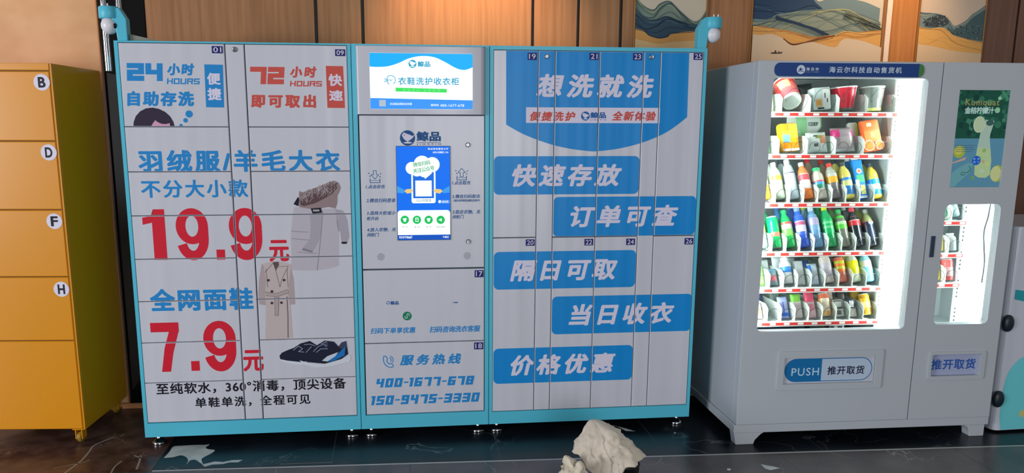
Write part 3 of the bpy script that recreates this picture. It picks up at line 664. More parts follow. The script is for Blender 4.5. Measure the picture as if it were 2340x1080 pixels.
# door 17 captions; door 18 hotline
B.add(text('扫码下单享优惠', (1.1204, 0.5835), (1.3458, 0.5525), 0.03, 0.15), BLUE)
B.add(text('扫码咨询洗衣客服', (1.4153, 0.5842), (1.6721, 0.5505), 0.03, 0.15), BLUE)
emblem(B, (1.2105, 0.7098), 0.0085, (1.2219, 0.7186), (1.2633, 0.6995), BN, LILAC)
emblem(B, (1.5361, 0.7042), 0.004, (1.5418, 0.7082), (1.5589, 0.7003), BN, LILAC)
B.add([disc((1.3042, 0.6405), 0.0225)], ink((26, 132, 92))); g_ = (1.3042, 0.6405)
B.add(ring((g_[0] + 0.005, g_[1] + 0.006), 0.006, 0.003, 14, -60, 200), LILAC, 2); B.add(ring((g_[0] - 0.005, g_[1] - 0.006), 0.006, 0.003, 14, 120, 380), LILAC, 2)
B.add(stroke([(g_[0] - 0.001, g_[1] + 0.007), (g_[0] + 0.001, g_[1] - 0.007)], 0.003), LILAC, 2)
ph = smoothline([(1.1839, 0.4367), (1.1811, 0.4156), (1.1911, 0.3899), (1.2127, 0.3764), (1.2266, 0.3785), (1.2300, 0.3869), (1.2188, 0.3975), (1.2090, 0.3944), (1.1980, 0.4100), (1.2014, 0.4184), (1.1952, 0.4338), (1.1839, 0.4367)], 4)
B.add(stroke(ph, 0.0045, True), BLUE); B.add(ring((1.2062, 0.4148), 0.014, 0.004, 14, -40, 75), BLUE); B.add(ring((1.2062, 0.4148), 0.024, 0.004, 14, -35, 65), BLUE)
B.add(text('服务热线', (1.2627, 0.4402), (1.5741, 0.3846), 0.040, 0.2), BLUE)
B.add(blocks('400-1677-678', (1.1424, 0.3191), (1.6430, 0.2719), 0.16, 0.24, 0.62, 0.14), BLUE)
B.add(blocks('150-9475-3330', (1.1134, 0.2285), (1.6716, 0.1794), 0.16, 0.24, 0.62, 0.14), BLUE)
X2 = 1.062
rootM = locker('narrow teal locker with two lit screens, between the two wide lockers', X2, 0.654, 1.0855, 1.695, 0.126, 1.943)
door(rootM, X2, B, 1.0905, 1.6935, 0.503, 0.876, plate=('17', (1.6433, 0.8666), (1.6882, 0.8312)))
door(rootM, X2, B, 1.0905, 1.6935, 0.128, 0.502, plate=('18', (1.6406, 0.4945), (1.6863, 0.4583)))
cp = door(rootM, X2, B, 1.0905, 1.6935, 0.880, 1.624, 'control_panel')
for c in ((1.6103, 1.4843), (1.6115, 1.0118)): keylock(cp, c[0] - X2, c[1])
for c in ((1.1807, 0.9418), (1.6065, 0.9406)):
    s_ = MB()
    for i in range(5):
        for k in range(max(1, 5 * i)):
            a = 2 * math.pi * k / max(1, 5 * i) + 0.2 * i
            s_.flat(disc((c[0] - X2 + 0.0042 * i * math.cos(a), c[1] + 0.0042 * i * math.sin(a)), 0.0013, 7), -0.0006, INKBLACK)
    s_.build('speaker_grille', cp, recalc=False)
# screen housing and header display
HY = -0.024
hs = MB()
pf = [(1.0850, 0.02), (1.0850, -0.012), (1.0880, -0.020), (1.0950, HY), (1.6700, HY), (1.6820, -0.021), (1.6900, -0.013), (1.6940, 0.0), (1.6940, 0.02)]
hs.prism([(x - X2, y) for x, y in pf], 1.6265, 1.9405, mat('housing_enamel', (196, 196, 206), 0.3), axis='z')
hs_o = hs.build('screen_housing', rootM, bevel=0.002, smooth=40)
def display(name, parent, TL, BR, y, art, base, off, frame=0.004):
    d_ = MB(); d_.box(TL[0] - off - frame, BR[0] - off + frame, y - 0.001, y + 0.006, BR[1] - frame, TL[1] + frame, BLACKP if frame else base)
    d_.flat(rect(TL, BR)[0], y - 0.0014, base, (off, 0))
    art.onto(d_, TL[0], BR[0], BR[1], TL[1], off, y - 0.0014, 0.00012)
    return d_.build(name, parent, recalc=False)
D = Print()
wave = smoothline([(1.1465, 1.8458), (1.1845, 1.8438), (1.2336, 1.8476), (1.2830, 1.8625), (1.3325, 1.8845), (1.3918, 1.8957), (1.4511, 1.8907), (1.5006, 1.8696), (1.5553, 1.8412), (1.5953, 1.8344), (1.6324, 1.8468)], 4)
D.add([wave + [(1.6325, 1.9168), (1.1481, 1.9109)]], scr((20, 168, 246), 1.05))
D.add([[(1.1430, 1.7025), (1.6323, 1.6942), (1.6323, 1.6439), (1.1415, 1.6418)]], scr((56, 148, 252), 1.0))
DT = scr((60, 166, 204), 0.9)
emblem(D, (1.3479, 1.8598), 0.019, (1.3718, 1.8725), (1.4318, 1.8463), DT, scr((236, 255, 255), 1.0))
D.add(ring((1.2461, 1.7853), 0.0205, 0.0035, 24, -60, 250), DT); D.add(stroke([(1.2383, 1.7901), (1.2450, 1.7819), (1.2531, 1.7887)], 0.003), DT)
D.add(text('24', (1.2138, 1.7923), (1.2351, 1.7761), 0.02), DT, 2)
D.add(text('衣鞋洗护收衣柜', (1.2794, 1.7991), (1.5675, 1.7632), 0.025), DT)
D.add([[(1.2671, 1.7507), (1.5087, 1.7462), (1.5086, 1.7287), (1.2668, 1.7328)]], scr((60, 220, 90), 1.0))
D.add(text('便捷洗护 全新体验', (1.3006, 1.7447), (1.4771, 1.7343), 0.01), scr((120, 236, 140), 1.0), 2)
WT = scr((240, 250, 255), 1.0)
D.add(rect((1.1890, 1.6936), (1.2195, 1.6636)), scr((190, 205, 220), 0.8), 2)
D.add(text('关注鲸品领取洗衣优惠', (1.2391, 1.6812), (1.3431, 1.6701), 0.012), WT, 2)
D.add(text('服务热线：', (1.4320, 1.6764), (1.4715, 1.6658), 0.012), WT, 2); D.add(text('400-1677-678', (1.4771, 1.6757), (1.5908, 1.6635), 0.02), WT, 2)
so = display('header_screen', hs_o, (1.1480, 1.9072), (1.6318, 1.6528), HY, D, scr((232, 255, 255), 1.35), X2, 0.0)
so['label'] = 'lit header screen with blue wave'
# touch screen
T = Print(); TW = scr((238, 252, 252), 1.05)
T.add(text('网点政务服务大厅', (1.4173, 1.4699), (1.5152, 1.4606), 0.02), WT); T.add(text('10月31日星期三 17:01', (1.4404, 1.4534), (1.5151, 1.4441), 0.02), WT)
for c, r in (((1.3878, 1.3929), 0.040), ((1.4371, 1.3901), 0.036), ((1.3383, 1.3732), 0.030), ((1.3628, 1.3612), 0.028), ((1.3995, 1.3650), 0.036)): T.add([disc(c, r, 26)], TW, 3)
T.add([[(1.3912, 1.3412), (1.4381, 1.3516), (1.4023, 1.3212)]], TW, 3)
def tilt(polys, a):
    xs = [q[0] for p in polys for q in p]; zs = [q[1] for p in polys for q in p]; cx, cz = sum(xs) / len(xs), sum(zs) / len(zs)
    ca, sa = math.cos(R(a)), math.sin(R(a))
    return [[(cx + (x - cx) * ca - (z - cz) * sa, cz + (x - cx) * sa + (z - cz) * ca) for x, z in p] for p in polys]
GT = scr((30, 176, 96), 0.8)
T.add(tilt(text('微信扫码', (1.3441, 1.4049), (1.4277, 1.3835), 0.015), 9), GT, 4); T.add(tilt(text('关注公众号', (1.3437, 1.3785), (1.4475, 1.3556), 0.015), 9), GT, 4)
a_, b_ = (1.3350, 1.3732), (1.4521, 1.2037)
T.add([rrect(a_[0], b_[0], b_[1], a_[1], 0.010)], TW, 1)
T.add(rect((1.3428, 1.3633), (1.4442, 1.2279)), scr((20, 110, 226), 0.9), 2)
T.add(rect((1.3541, 1.3134), (1.4335, 1.2368)), TW, 3)
T.add(text('关注公众号领取优惠', (1.3576, 1.2246), (1.4299, 1.2099), 0.0), scr((110, 110, 130), 0.7), 3)
HB = scr((238, 205, 130), 0.9)
T.add([[(1.2993, 1.2631), (1.3115, 1.2724), (1.3315, 1.2736), (1.3448, 1.2682), (1.3352, 1.2549), (1.3145, 1.2510)]], HB, 4); T.add([[(1.4386, 1.2676), (1.4588, 1.2728), (1.4789, 1.2700), (1.4869, 1.2606), (1.4720, 1.2499), (1.4519, 1.2541)]], HB, 4)
T.add([[(1.2652, 1.2887), (1.2995, 1.2698), (1.2992, 1.2524), (1.2646, 1.2553)]], scr((60, 160, 240), 0.9), 1); T.add([[(1.4870, 1.2686), (1.5208, 1.2872), (1.5206, 1.2550), (1.4868, 1.2512)]], scr((60, 160, 240), 0.9), 1)
a_, b_ = (1.4630, 1.2191), (1.5291, 1.2010); T.add([rrect(a_[0], b_[0], b_[1], a_[1], 0.008)], scr((60, 140, 240), 0.9), 2)
T.add([disc((1.4717, 1.2109), 0.007)], TW, 3); T.add(text('收衣员', (1.4825, 1.2162), (1.5149, 1.2038), 0.01), WT, 3)
a_, b_ = (1.2657, 1.1696), (1.5225, 1.0144); T.add([rrect(a_[0], b_[0], b_[1] - 0.02, a_[1], 0.016)], TW, 2)
for i, (c, s) in enumerate((((1.3004, 1.1234), '存衣'), ((1.3595, 1.1228), '查询'), ((1.4168, 1.1222), '取衣'), ((1.4757, 1.1215), '联系客服'))):
    T.add([disc(c, 0.0205)], scr((16, 196, 90), 0.9), 3)
    q = lambda x, y: (c[0] + 0.0205 * x, c[1] + 0.0205 * y)
    if i in (0, 2): T.add([[q(-0.5, 0.3), q(-0.25, 0.45), q(0, 0.32), q(0.25, 0.45), q(0.5, 0.3), q(0.4, 0.0), q(0.28, 0.06), q(0.28, -0.45), q(-0.28, -0.45), q(-0.28, 0.06), q(-0.4, 0.0)]], TW, 4)
    elif i == 1: T.add(stroke([q(-0.3, 0.45), q(0.3, 0.45), q(0.3, -0.4), q(-0.3, -0.4)], 0.003, True), TW, 4); T.add(stroke([q(-0.15, 0.15), q(0.15, 0.15)], 0.0025), TW, 4)
    else: T.add([[q(-0.45, 0.12), q(-0.2, 0.12), q(0.25, 0.45), q(0.25, -0.45), q(-0.2, -0.12), q(-0.45, -0.12)]], TW, 4)
    T.add(text(s, (c[0] - 0.013 * (1 if i < 3 else 1.6), c[1] - 0.030), (c[0] + 0.013 * (1 if i < 3 else 1.6), c[1] - 0.039), 0.0), scr((150, 160, 160), 0.7), 4)
T.add(rect((1.2608, 1.0486), (1.5280, 1.0143)), scr((6, 84, 196), 0.9), 5)
T.add(text('MCN:YY7426a627', (1.2715, 1.0430), (1.3360, 1.0319), 0.02), WT, 6); T.add(text('V 4.8.15', (1.4852, 1.0416), (1.5144, 1.0316), 0.02), WT, 6)
so = display('touch_screen', cp, (1.2653, 1.4772), (1.5226, 1.0240), -0.003, T, scr((0, 108, 234), 1.0), X2, 0.002)
so['label'] = 'lit blue touch screen with green round icons'

# right section
X3 = 1.716
C = Print()
sh = [(1.7952, 1.9282), (1.7964, 1.7583), (1.7976, 1.5810)] + smoothline([(1.7976, 1.5810), (1.8823, 1.5356), (1.9961, 1.4935), (2.1012, 1.4676), (2.1924, 1.4555), (2.2501, 1.4527), (2.3608, 1.4656), (2.4666, 1.4907), (2.5626, 1.5262), (2.6313, 1.5636), (2.7050, 1.6195)], 4) + [(2.7008, 1.9357)]
C.add([sh], DEEP)
C.add(text('想洗就洗', (1.9423, 1.8219), (2.5276, 1.7108), 0.040, 0.2), LILAC, 2)
C.add(rect((1.8949, 1.6637), (2.5648, 1.5894)), LILAC, 2)
C.add(text('便捷洗护', (1.9148, 1.6439), (2.1402, 1.5992), 0.04, 0.2), SALMON, 3); C.add(text('全新体验', (2.3240, 1.6475), (2.5458, 1.6014), 0.04, 0.2), SALMON, 3)
emblem(C, (2.1891, 1.6232), 0.022, (2.2133, 1.6425), (2.2925, 1.6125), ink((34, 100, 168)), LILAC, ((2.2142, 1.6086), (2.2929, 1.6006)), 3)
for TL, BR, s, tl, br in (((1.7377, 1.4293), (2.4703, 1.2417), '快速存放', (1.8272, 1.3904), (2.3816, 1.2803)), ((2.0379, 1.2286), (2.7739, 1.0297), '订单可查', (2.1246, 1.1853), (2.6821, 1.0758)),
                          ((1.7399, 0.9569), (2.4703, 0.7652), '隔日可取', (1.8226, 0.9133), (2.3758, 0.8056)), ((2.0398, 0.7234), (2.7794, 0.5256), '当日收衣', (2.1274, 0.6820), (2.6848, 0.5688)),
                          ((1.7399, 0.4581), (2.4720, 0.2710), '价格优惠', (1.8285, 0.4204), (2.3807, 0.3112))):
    C.add([rrect(TL[0], BR[0], BR[1], TL[1], 0.026)], DEEP); C.add(text(s, tl, br, 0.040, 0.2), LILAC, 2)
rootR = locker('wide teal locker with white slogans on blue banners, beside the vending machine', X3, 1.079, 1.7345, 2.7775, 0.120, 1.932)
XS = [1.7350, 1.9525, 2.0355, 2.2545, 2.4745, 2.5590, 2.7770]
pl = {19: ((1.8994, 1.9189), (1.9433, 1.8858)), 21: ((2.2021, 1.9225), (2.2463, 1.8892)), 23: ((2.4185, 1.9233), (2.4627, 1.8898)), 25: ((2.7234, 1.9270), (2.7687, 1.8950)),
      20: ((1.9003, 1.0183), (1.9451, 0.9863)), 22: ((2.1999, 1.0173), (2.2439, 0.9840)), 24: ((2.4163, 1.0154), (2.4611, 0.9830)), 26: ((2.7225, 1.0144), (2.7685, 0.9817))}
for k, n_ in ((0, 19), (2, 21), (3, 23), (5, 25)):
    door(rootR, X3, C, XS[k], XS[k + 1], 1.028, 1.931, plate=(str(n_),) + pl[n_])
    door(rootR, X3, C, XS[k], XS[k + 1], 0.121, 1.027, plate=(str(n_ + 1),) + pl[n_ + 1])
door(rootR, X3, C, XS[1], XS[2], 0.121, 1.931, 'lock_panel', lock=(1.9923, 1.9023))
door(rootR, X3, C, XS[4], XS[5], 0.121, 1.931, 'lock_panel', lock=(2.5108, 1.9056))

# surveillance cameras on teal brackets at the two outer top corners
def camera_bracket(label, x, s):
    root = thing('security_camera', label, 'security camera', (x, 0.03, ZT), group='cameras on top of the lockers')
    br = MB()
    pts = [(0.004, 0.0), (-0.040, 0.0), (-0.040, 0.098), (-0.012, 0.146), (0.07, 0.146), (0.07, 0.108), (0.022, 0.100), (0.010, 0.06)]
    br.prism([(s * px, pz) for px, pz in pts], 0.0, 0.055, TEAL)
    br.build('bracket', root, bevel=0.004)
    cp_ = MB(); cp_.lathe([(0.043, 0.100), (0.045, 0.103), (0.045, 0.148), (0.042, 0.152)], TEAL, 24, (s * 0.040, 0.027, 0)); cp_.build('cap', root, smooth=40, bevel=0)
    bl = MB(); bl.ball((s * 0.040, 0.020, 0.070), 0.037, mat('white_plastic', (226, 224, 230), 0.35), 24, 16, (1, 1, 1.05)); bo = bl.build('ball_housing', root, smooth=60)
    ln = MB(); ln.lathe([(0.012, 0), (0.012, 0.005), (0.009, 0.008), (0.003, 0.009)], mat('lens_black', (14, 16, 40), 0.08), 18)
    lo = ln.build('lens', root, smooth=50)
    d = Vector((0.86 if s < 0 else -0.97, -0.5 if s < 0 else -0.22, -0.08)).normalized()
    lo.location = Vector((s * 0.040, 0.020, 0.070)) + d * 0.033; lo.rotation_euler = d.to_track_quat('Z', 'Y').to_euler()
    for k in (0, 1):
        w_ = MB(); w_.tube([(s * (0.045 + 0.022 * k), 0.03, 0.150), (s * (0.045 + 0.022 * k), 0.03, 0.168)], 0.0035, mat('white_plastic'), 8); w_.build('antenna', root, smooth=50)
    return root
ca = camera_bracket('teal camera bracket with white ball camera at the corner nearest the stone wall', 0.015, -1)
camera_bracket('teal camera bracket with white ball camera above the door numbered 25', 2.795, 1)
w_ = MB(); w_.prism([(0.045, 0.0), (0.20, 0.0), (0.17, 0.006), (0.045, 0.034)], 0.02, 0.05, mat('grey_bracket', (128, 130, 118), 0.5)); w_.build('support_foot', ca, bevel=0.001)

# ------------------------------------------------------------------ yellow cabinet
yc = thing('storage_cabinet', 'yellow metal storage cabinet with letters B, D, F, H, left of the lockers', 'cabinet', (-0.30395, 0.07680, 0), -0.08310)
YSIDE = YELLOW
b = MB(); b.box(-0.53, 0.0, 0.010, 0.515, 0.080, 1.852, YELLOW)
b.box(-0.53, -0.012, -0.004, 0.012, 1.822, 1.852, YELLOW); b.box(-0.0085, 0.0, -0.004, 0.012, 0.080, 1.852, YELLOW)
b.box(-0.53, -0.0085, 0.006, 0.012, 0.080, 1.82, mat('dark_yellow_gap', (60, 40, 8), 0.6))
b.build('body', yc, bevel=0.002)
zz = [1.818, 1.500, 1.179, 0.856, 0.539, 0.082]
for i, ch in enumerate(('B', 'D', 'F', 'H', None)):
    d_ = MB(); panel(d_, -0.525, -0.0105, zz[i + 1] + 0.002, zz[i] - 0.002, YELLOW, -0.006, 0.008, 0.004); o = d_.build('door', yc)
    if ch:
        c = ((-0.048, 1.767), (-0.047, 1.448), (-0.052, 1.125), (-0.050, 0.796))[i]
        s_ = MB(); s_.prism(disc(c, 0.037, 32), -0.0072, -0.006, LILAC)
        s_.flats(text(ch, (c[0] - 0.017, c[1] + 0.024), (c[0] + 0.017, c[1] - 0.024), 0.035), -0.0074, INKBLACK)
        s_.build('letter_sticker', o, recalc=False)
for x, y in ((-0.045, 0.04), (-0.485, 0.04), (-0.045, 0.47), (-0.485, 0.47)):
    cs = MB(); cs.box(x - 0.028, x + 0.028, y - 0.028, y + 0.028, 0.072, 0.082, YELLOW); cs.box(x - 0.018, x - 0.013, y - 0.024, y + 0.024, 0.022, 0.075, YELLOW); cs.box(x + 0.013, x + 0.018, y - 0.024, y + 0.024, 0.022, 0.075, YELLOW)
    co = cs.build('caster', yc, bevel=0.001)
    wh = MB(); n0 = len(wh.v); wh.lathe([(0.016, -0.011), (0.028, -0.009), (0.030, 0), (0.028, 0.009), (0.016, 0.011)], mat('yellowed_rubber', (150, 116, 24), 0.5), 20)
    wh.v[n0:] = [(x + q[2], y + q[0], 0.030 + q[1]) for q in wh.v[n0:]]; wh.build('wheel', co, smooth=45)
# ------------------------------------------------------------------ vending machine
VMX, VMY, VMA = 2.93026, -0.28848, -0.01565
vm = thing('vending_machine', 'grey white drinks and snack vending machine with lit glass front', 'vending machine', (VMX, VMY, 0), VMA)
VMM = Matrix.Translation((VMX, VMY, 0)) @ Matrix.Rotation(VMA, 4, 'Z')
VW, VD, VZ0, VZ1, SEAMX = 1.352, 0.845, 0.105, 1.873, 0.906
b = MB()
b.box(0, 0.02, 0.05, VD, VZ0, VZ1, VMBODY); b.box(VW - 0.02, VW, 0.05, VD, VZ0, VZ1, VMBODY)
b.box(0.02, VW - 0.02, 0.05, VD, VZ1 - 0.02, VZ1, VMBODY); b.box(0.02, VW - 0.02, 0.05, VD, VZ0, VZ0 + 0.02, VMBODY)
b.box(0.02, VW - 0.02, VD - 0.02, VD, VZ0 + 0.02, VZ1 - 0.02, VMBODY)
b.build('body', vm, bevel=0.006)
ln = MB()
GREYIN = mat('grey_liner', (206, 216, 214), 0.45)
ln.box(0.02, 0.880, 0.600, 0.610, 0.50, VZ1 - 0.03, GREYIN)
ln.box(0.020, 0.026, 0.05, 0.60, 0.50, VZ1 - 0.03, INNER)
ln.box(0.775, 0.781, 0.17, 0.60, 0.50, VZ1 - 0.03, GREYIN)
ln.box(0.026, 0.880, 0.06, 0.60, 0.50, 0.508, mat('dark_liner', (46, 58, 62), 0.5))
ln.box(0.026, 0.880, 0.06, 0.60, VZ1 - 0.05, VZ1 - 0.04, GREYIN)
for (x0, y0), (x1, y1), z0 in (((0.781, 0.165), (0.862, 0.090), 0.50), ((1.205, 0.165), (1.315, 0.090), 0.53)):
    ln.add([(x0, y0, z0), (x1, y1, z0), (x1, y1, VZ1 - 0.05), (x0, y0, VZ1 - 0.05)], [(0, 1, 2, 3)], INNER)
ln.box(0.93, 1.335, 0.45, 0.46, 0.53, VZ1 - 0.05, INNER); ln.box(0.93, 0.936, 0.05, 0.45, 0.53, VZ1 - 0.05, INNER)
ln.box(0.93, 1.335, 0.06, 0.45, 0.53, 0.54, INNER)
ln.build('liner', vm, recalc=False)
def post(name, x, y, z0, z1):
    p = MB(); p.box(x - 0.013, x + 0.013, y, y + 0.012, z0, z1, INNER)
    k = 0
    z = z0 + 0.02
    while z < z1 - 0.02:
        if k % 7 < 5: p.flat(disc((x, z), 0.0052, 8), y - 0.0008, mat('slot_shadow', (40, 46, 46), 0.7))
        z += 0.021; k += 1
    p.build(name, vm, recalc=False)
post('shelf_post', 0.782, 0.150, 0.51, 1.80); post('shelf_post', 1.206, 0.150, 0.545, 1.78)
LED = mat('led_tube', (238, 255, 252), 0.3, 0, 55.0)
for x, y, z0, z1 in ((0.852, 0.074, 0.53, 1.80), (0.045, 0.068, 0.56, 1.80), (1.302, 0.074, 0.56, 1.78)):
    l_ = MB(); l_.tube([(x, y, z0), (x, y, z1)], 0.007, LED, 10); l_.build('led_tube', vm, smooth=60)
def fill_strip(x, z0, z1, y, dx, power, w=0.012):      # added one-sided fill lights, unseen behind the door frames, to brighten the goods
    p = VMM @ Vector((x, y, (z0 + z1) / 2)); q = VMM @ Vector((x + dx, y + 0.5, (z0 + z1) / 2))
    l = bpy.data.lights.new('fill_strip', 'AREA'); l.shape = 'RECTANGLE'; l.size = w; l.size_y = z1 - z0; l.energy = power; l.color = (0.93, 1.0, 0.97)
    o = bpy.data.objects.new('fill_strip', l); COL.objects.link(o); o.location = p
    o.rotation_euler = (q - p).to_track_quat('-Z', 'Y').to_euler()
fill_strip(0.050, 0.56, 1.82, 0.056, 0.28, 9.5); fill_strip(0.838, 0.56, 1.82, 0.054, -0.34, 6.0); fill_strip(0.965, 0.58, 1.25, 0.056, 0.22, 2.2)
# doors with window openings
win = rrect(0.076, 0.836, 0.586, 1.797, 0.022)
d1 = MB(); d1.prism([[(0.0, VZ0 + 0.002), (SEAMX - 0.002, VZ0 + 0.002), (SEAMX - 0.002, VZ1), (0.0, VZ1)], win, rrect(0.221, 0.705, 0.312, 0.453, 0.004, 2)], 0.0, 0.048, VMBODY)
md = d1.build('main_door', vm, bevel=0.0025, seg=2)
win2 = rrect(0.991, 1.280, 0.602, 1.204, 0.028)
d2 = MB(); d2.prism([[(SEAMX + 0.002, VZ0 + 0.002), (VW, VZ0 + 0.002), (VW, VZ1), (SEAMX + 0.002, VZ1)], win2, rrect(0.998, 1.268, 0.332, 0.450, 0.01, 3), rrect(0.999, 1.261, 1.287, 1.747, 0.001, 1)], 0.0, 0.048, VMBODY)
sd = d2.build('side_door', vm, bevel=0.0025, seg=2)
for par, w_ in ((md, rrect(0.070, 0.842, 0.580, 1.803, 0.026)), (sd, rrect(0.985, 1.286, 0.596, 1.210, 0.032))):
    g = MB(); g.add([(x, 0.022, z) for x, z in w_], [tuple(range(len(w_)))], GLASS); g.build('glass_pane', par, recalc=False)
# base
bs = MB(); bs.box(-0.008, VW + 0.004, 0.004, VD, 0.062, VZ0, VMBODY); bs.build('plinth', vm, bevel=0.004)
for x0, x1, s in ((-0.006, 0.155, 1), (VW - 0.105, VW - 0.012, -1)):
    for y in (0.008, VD - 0.07):
        f = MB()
        if s > 0: f.prism([(x0, 0.064), (x0 + 0.012, 0.0), (x0 + 0.105, 0.0), (x0 + 0.112, 0.022), (x1 - 0.02, 0.052), (x1, 0.064)], y, y + 0.06, VMBODY)
        else: f.prism([(x0 - 0.03, 0.064), (x0, 0.050), (x0 + 0.010, 0.030), (x0 + 0.014, 0.0), (x1, 0.0), (x1, 0.064)], y, y + 0.06, VMBODY)
        f.build('foot', vm, bevel=0.003)
# header sign
sg = MB(); SIGN = mat('sign_blue', (24, 66, 132), 0.35)
sg.prism(rrect(0.075, 0.806, 1.803, 1.864, 0.026, 6), -0.004, 0.001, SIGN)
gp = [(x, z) for x, z in rrect(0.075, 0.806, 1.803, 1.864, 0.026, 6)]
P_ = Print(); P_.add([[q for q in gp if q[0] > 0.77] + []], mat('sign_green', (70, 130, 70), 0.4))
SW = ink((206, 218, 232)); c = (0.2014, 1.8332)
P_.add([disc(c, 0.0205, 22)], SW); P_.add([[(c[0] - 0.012, c[1] - 0.004), (c[0] - 0.003, c[1] + 0.010), (c[0] + 0.004, c[1] + 0.002), (c[0] + 0.014, c[1] + 0.006), (c[0] + 0.002, c[1] - 0.003)]], SIGN, 2)
P_.add(stroke([(c[0] - 0.014, c[1] - 0.009), (c[0], c[1] - 0.006), (c[0] + 0.013, c[1] - 0.009)], 0.003), SIGN, 2)
P_.add(text('海云尔', (0.2267, 1.8433), (0.2880, 1.8287), 0.03), SW); P_.add(text('HAIYUNER', (0.2281, 1.8249), (0.2886, 1.8208), 0.02), SW)
P_.add(text('海云尔科技自动售货机', (0.3381, 1.8482), (0.6948, 1.8203), 0.022, 0.05), SW)
P_.onto(sg, 0.0, 0.82, 1.79, 1.87, 0, -0.004)
sg.build('header_sign', md, recalc=False)['label'] = 'blue rounded header sign with white characters'
# delivery flaps
fr = MB(); fr.prism([rrect(0.193, 0.740, 0.284, 0.484, 0.012), rrect(0.224, 0.702, 0.315, 0.450, 0.004, 2)], -0.008, 0.002, VMBODY); fr.build('flap_frame', md, bevel=0.004)
fl = MB(); fl.box(0.224, 0.702, 0.004, 0.014, 0.315, 0.450, mat('flap_grey', (196, 200, 210), 0.35))
P_ = Print(); PB = ink((22, 112, 172)); st = rrect(0.2325, 0.6915, 0.3225, 0.4425, 0.0595, 9)
P_.add([st], PB, 1)
P_.add([[(max(x, 0.425), z) for x, z in rrect(0.2365, 0.6875, 0.3265, 0.4385, 0.0555, 9)]], ink((188, 206, 226)), 2)
P_.add(text('PUSH', (0.2694, 0.3948), (0.4123, 0.3545), 0.008), ink((196, 226, 242)), 3)
P_.add(text('推开取货', (0.4565, 0.4002), (0.6507, 0.3554), 0.022), ink((34, 40, 66)), 3)
P_.onto(fl, 0.22, 0.71, 0.31, 0.46, 0, 0.004)
fl.box(0.221, 0.224, 0.006, 0.012, 0.312, 0.453, BLACKP); fl.box(0.702, 0.705, 0.006, 0.012, 0.312, 0.453, BLACKP)
fl.box(0.221, 0.705, 0.006, 0.012, 0.450, 0.453, BLACKP); fl.box(0.221, 0.705, 0.006, 0.012, 0.311, 0.315, BLACKP)
fl.build('delivery_flap', md, recalc=False)['label'] = 'push flap with blue and pale pill shaped sign'
fr = MB(); fr.prism([rrect(0.985, 1.290, 0.314, 0.462, 0.014), rrect(1.001, 1.266, 0.334, 0.448, 0.010)], -0.007, 0.002, VMBODY); fr.build('flap_frame', sd, bevel=0.003)
fl = MB(); fl.box(1.000, 1.267, 0.016, 0.024, 0.333, 0.449, mat('flap_lavender', (170, 178, 208), 0.4))
P_ = Print(); P_.add(text('推开取货', (1.0149, 0.4172), (1.2546, 0.3616), 0.03), ink((52, 96, 176))); P_.onto(fl, 0.99, 1.28, 0.33, 0.46, 0, 0.016)
fl.build('delivery_flap', sd, recalc=False)['label'] = 'lavender grey flap with blue characters'
hd = MB(); hd.box(0.930, 0.952, -0.004, 0.004, 0.945, 1.050, mat('handle_dark', (48, 62, 84), 0.4)); hd.build('lock_handle', sd, bevel=0.002)
# juice advert screen
K = Print(); bx = lambda c, e=0.55: scr(c, e)
K.add(rect((0.9992, 1.5203), (1.3048, 1.2866)), bx((92, 150, 178)), 1)
rk = random.Random(5)
for k in range(70):
    x, z = rk.uniform(1.0, 1.26), rk.uniform(1.53, 1.745)
    K.add([disc((x, z), rk.uniform(0.006, 0.018), 12)], bx(rk.choice([(34, 96, 78), (24, 78, 64), (52, 120, 96), (20, 66, 58), (64, 134, 108)])), 1)
K.add([disc((1.2120, 1.7093), 0.009), disc((1.2068, 1.6536), 0.0135)], bx((150, 210, 170)), 2)
K.add([[(1.2139, 1.7433), (1.2285, 1.7264), (1.2540, 1.6982), (1.2549, 1.7152), (1.2325, 1.7434)]], bx((70, 150, 110)), 2)
K.add([disc((1.0347, 1.4569), 0.030, 22)], bx((170, 186, 70)), 2); K.add([disc((1.0309, 1.4627), 0.020, 20)], bx((206, 206, 96)), 3)
K.add([[(0.9971, 1.4048), (1.0302, 1.4152), (1.0749, 1.4337), (1.0675, 1.4175), (0.9978, 1.3990)]], bx((206, 170, 150)), 3)
K.add([[(0.9982, 1.2881), (1.0064, 1.3524), (1.0405, 1.3815), (1.0878, 1.4047), (1.1136, 1.3988), (1.0942, 1.3521), (1.0432, 1.3055), (1.0264, 1.2879)]], bx((110, 170, 180)), 2)
K.add(stroke(smoothline([(1.0927, 1.3901), (1.1011, 1.3726), (1.0812, 1.3551), (1.0619, 1.3592), (1.0572, 1.3464), (1.0760, 1.3463)]), 0.004), bx((60, 120, 110)), 3)
jar = [(1.1513, 1.6094), (1.1982, 1.6033), (1.1927, 1.5780), (1.1846, 1.5435), (1.1838, 1.5205), (1.1941, 1.4684), (1.2053, 1.4103), (1.2052, 1.3459), (1.1849, 1.3313), (1.1468, 1.3332), (1.1251, 1.3462), (1.1204, 1.4046), (1.1239, 1.4685), (1.1300, 1.5204), (1.1326, 1.5492), (1.1485, 1.5722)]
K.add([jar], bx((176, 204, 190)), 3)
K.add([[(1.1287, 1.4800), (1.1941, 1.4684), (1.2053, 1.4103), (1.2052, 1.3459), (1.1847, 1.3331), (1.1465, 1.3355), (1.1251, 1.3462), (1.1217, 1.4046)]], bx((186, 214, 160)), 4)
K.add([disc((1.1757, 1.5941), 0.020, 18, 0.014)], bx((60, 100, 96)), 4)
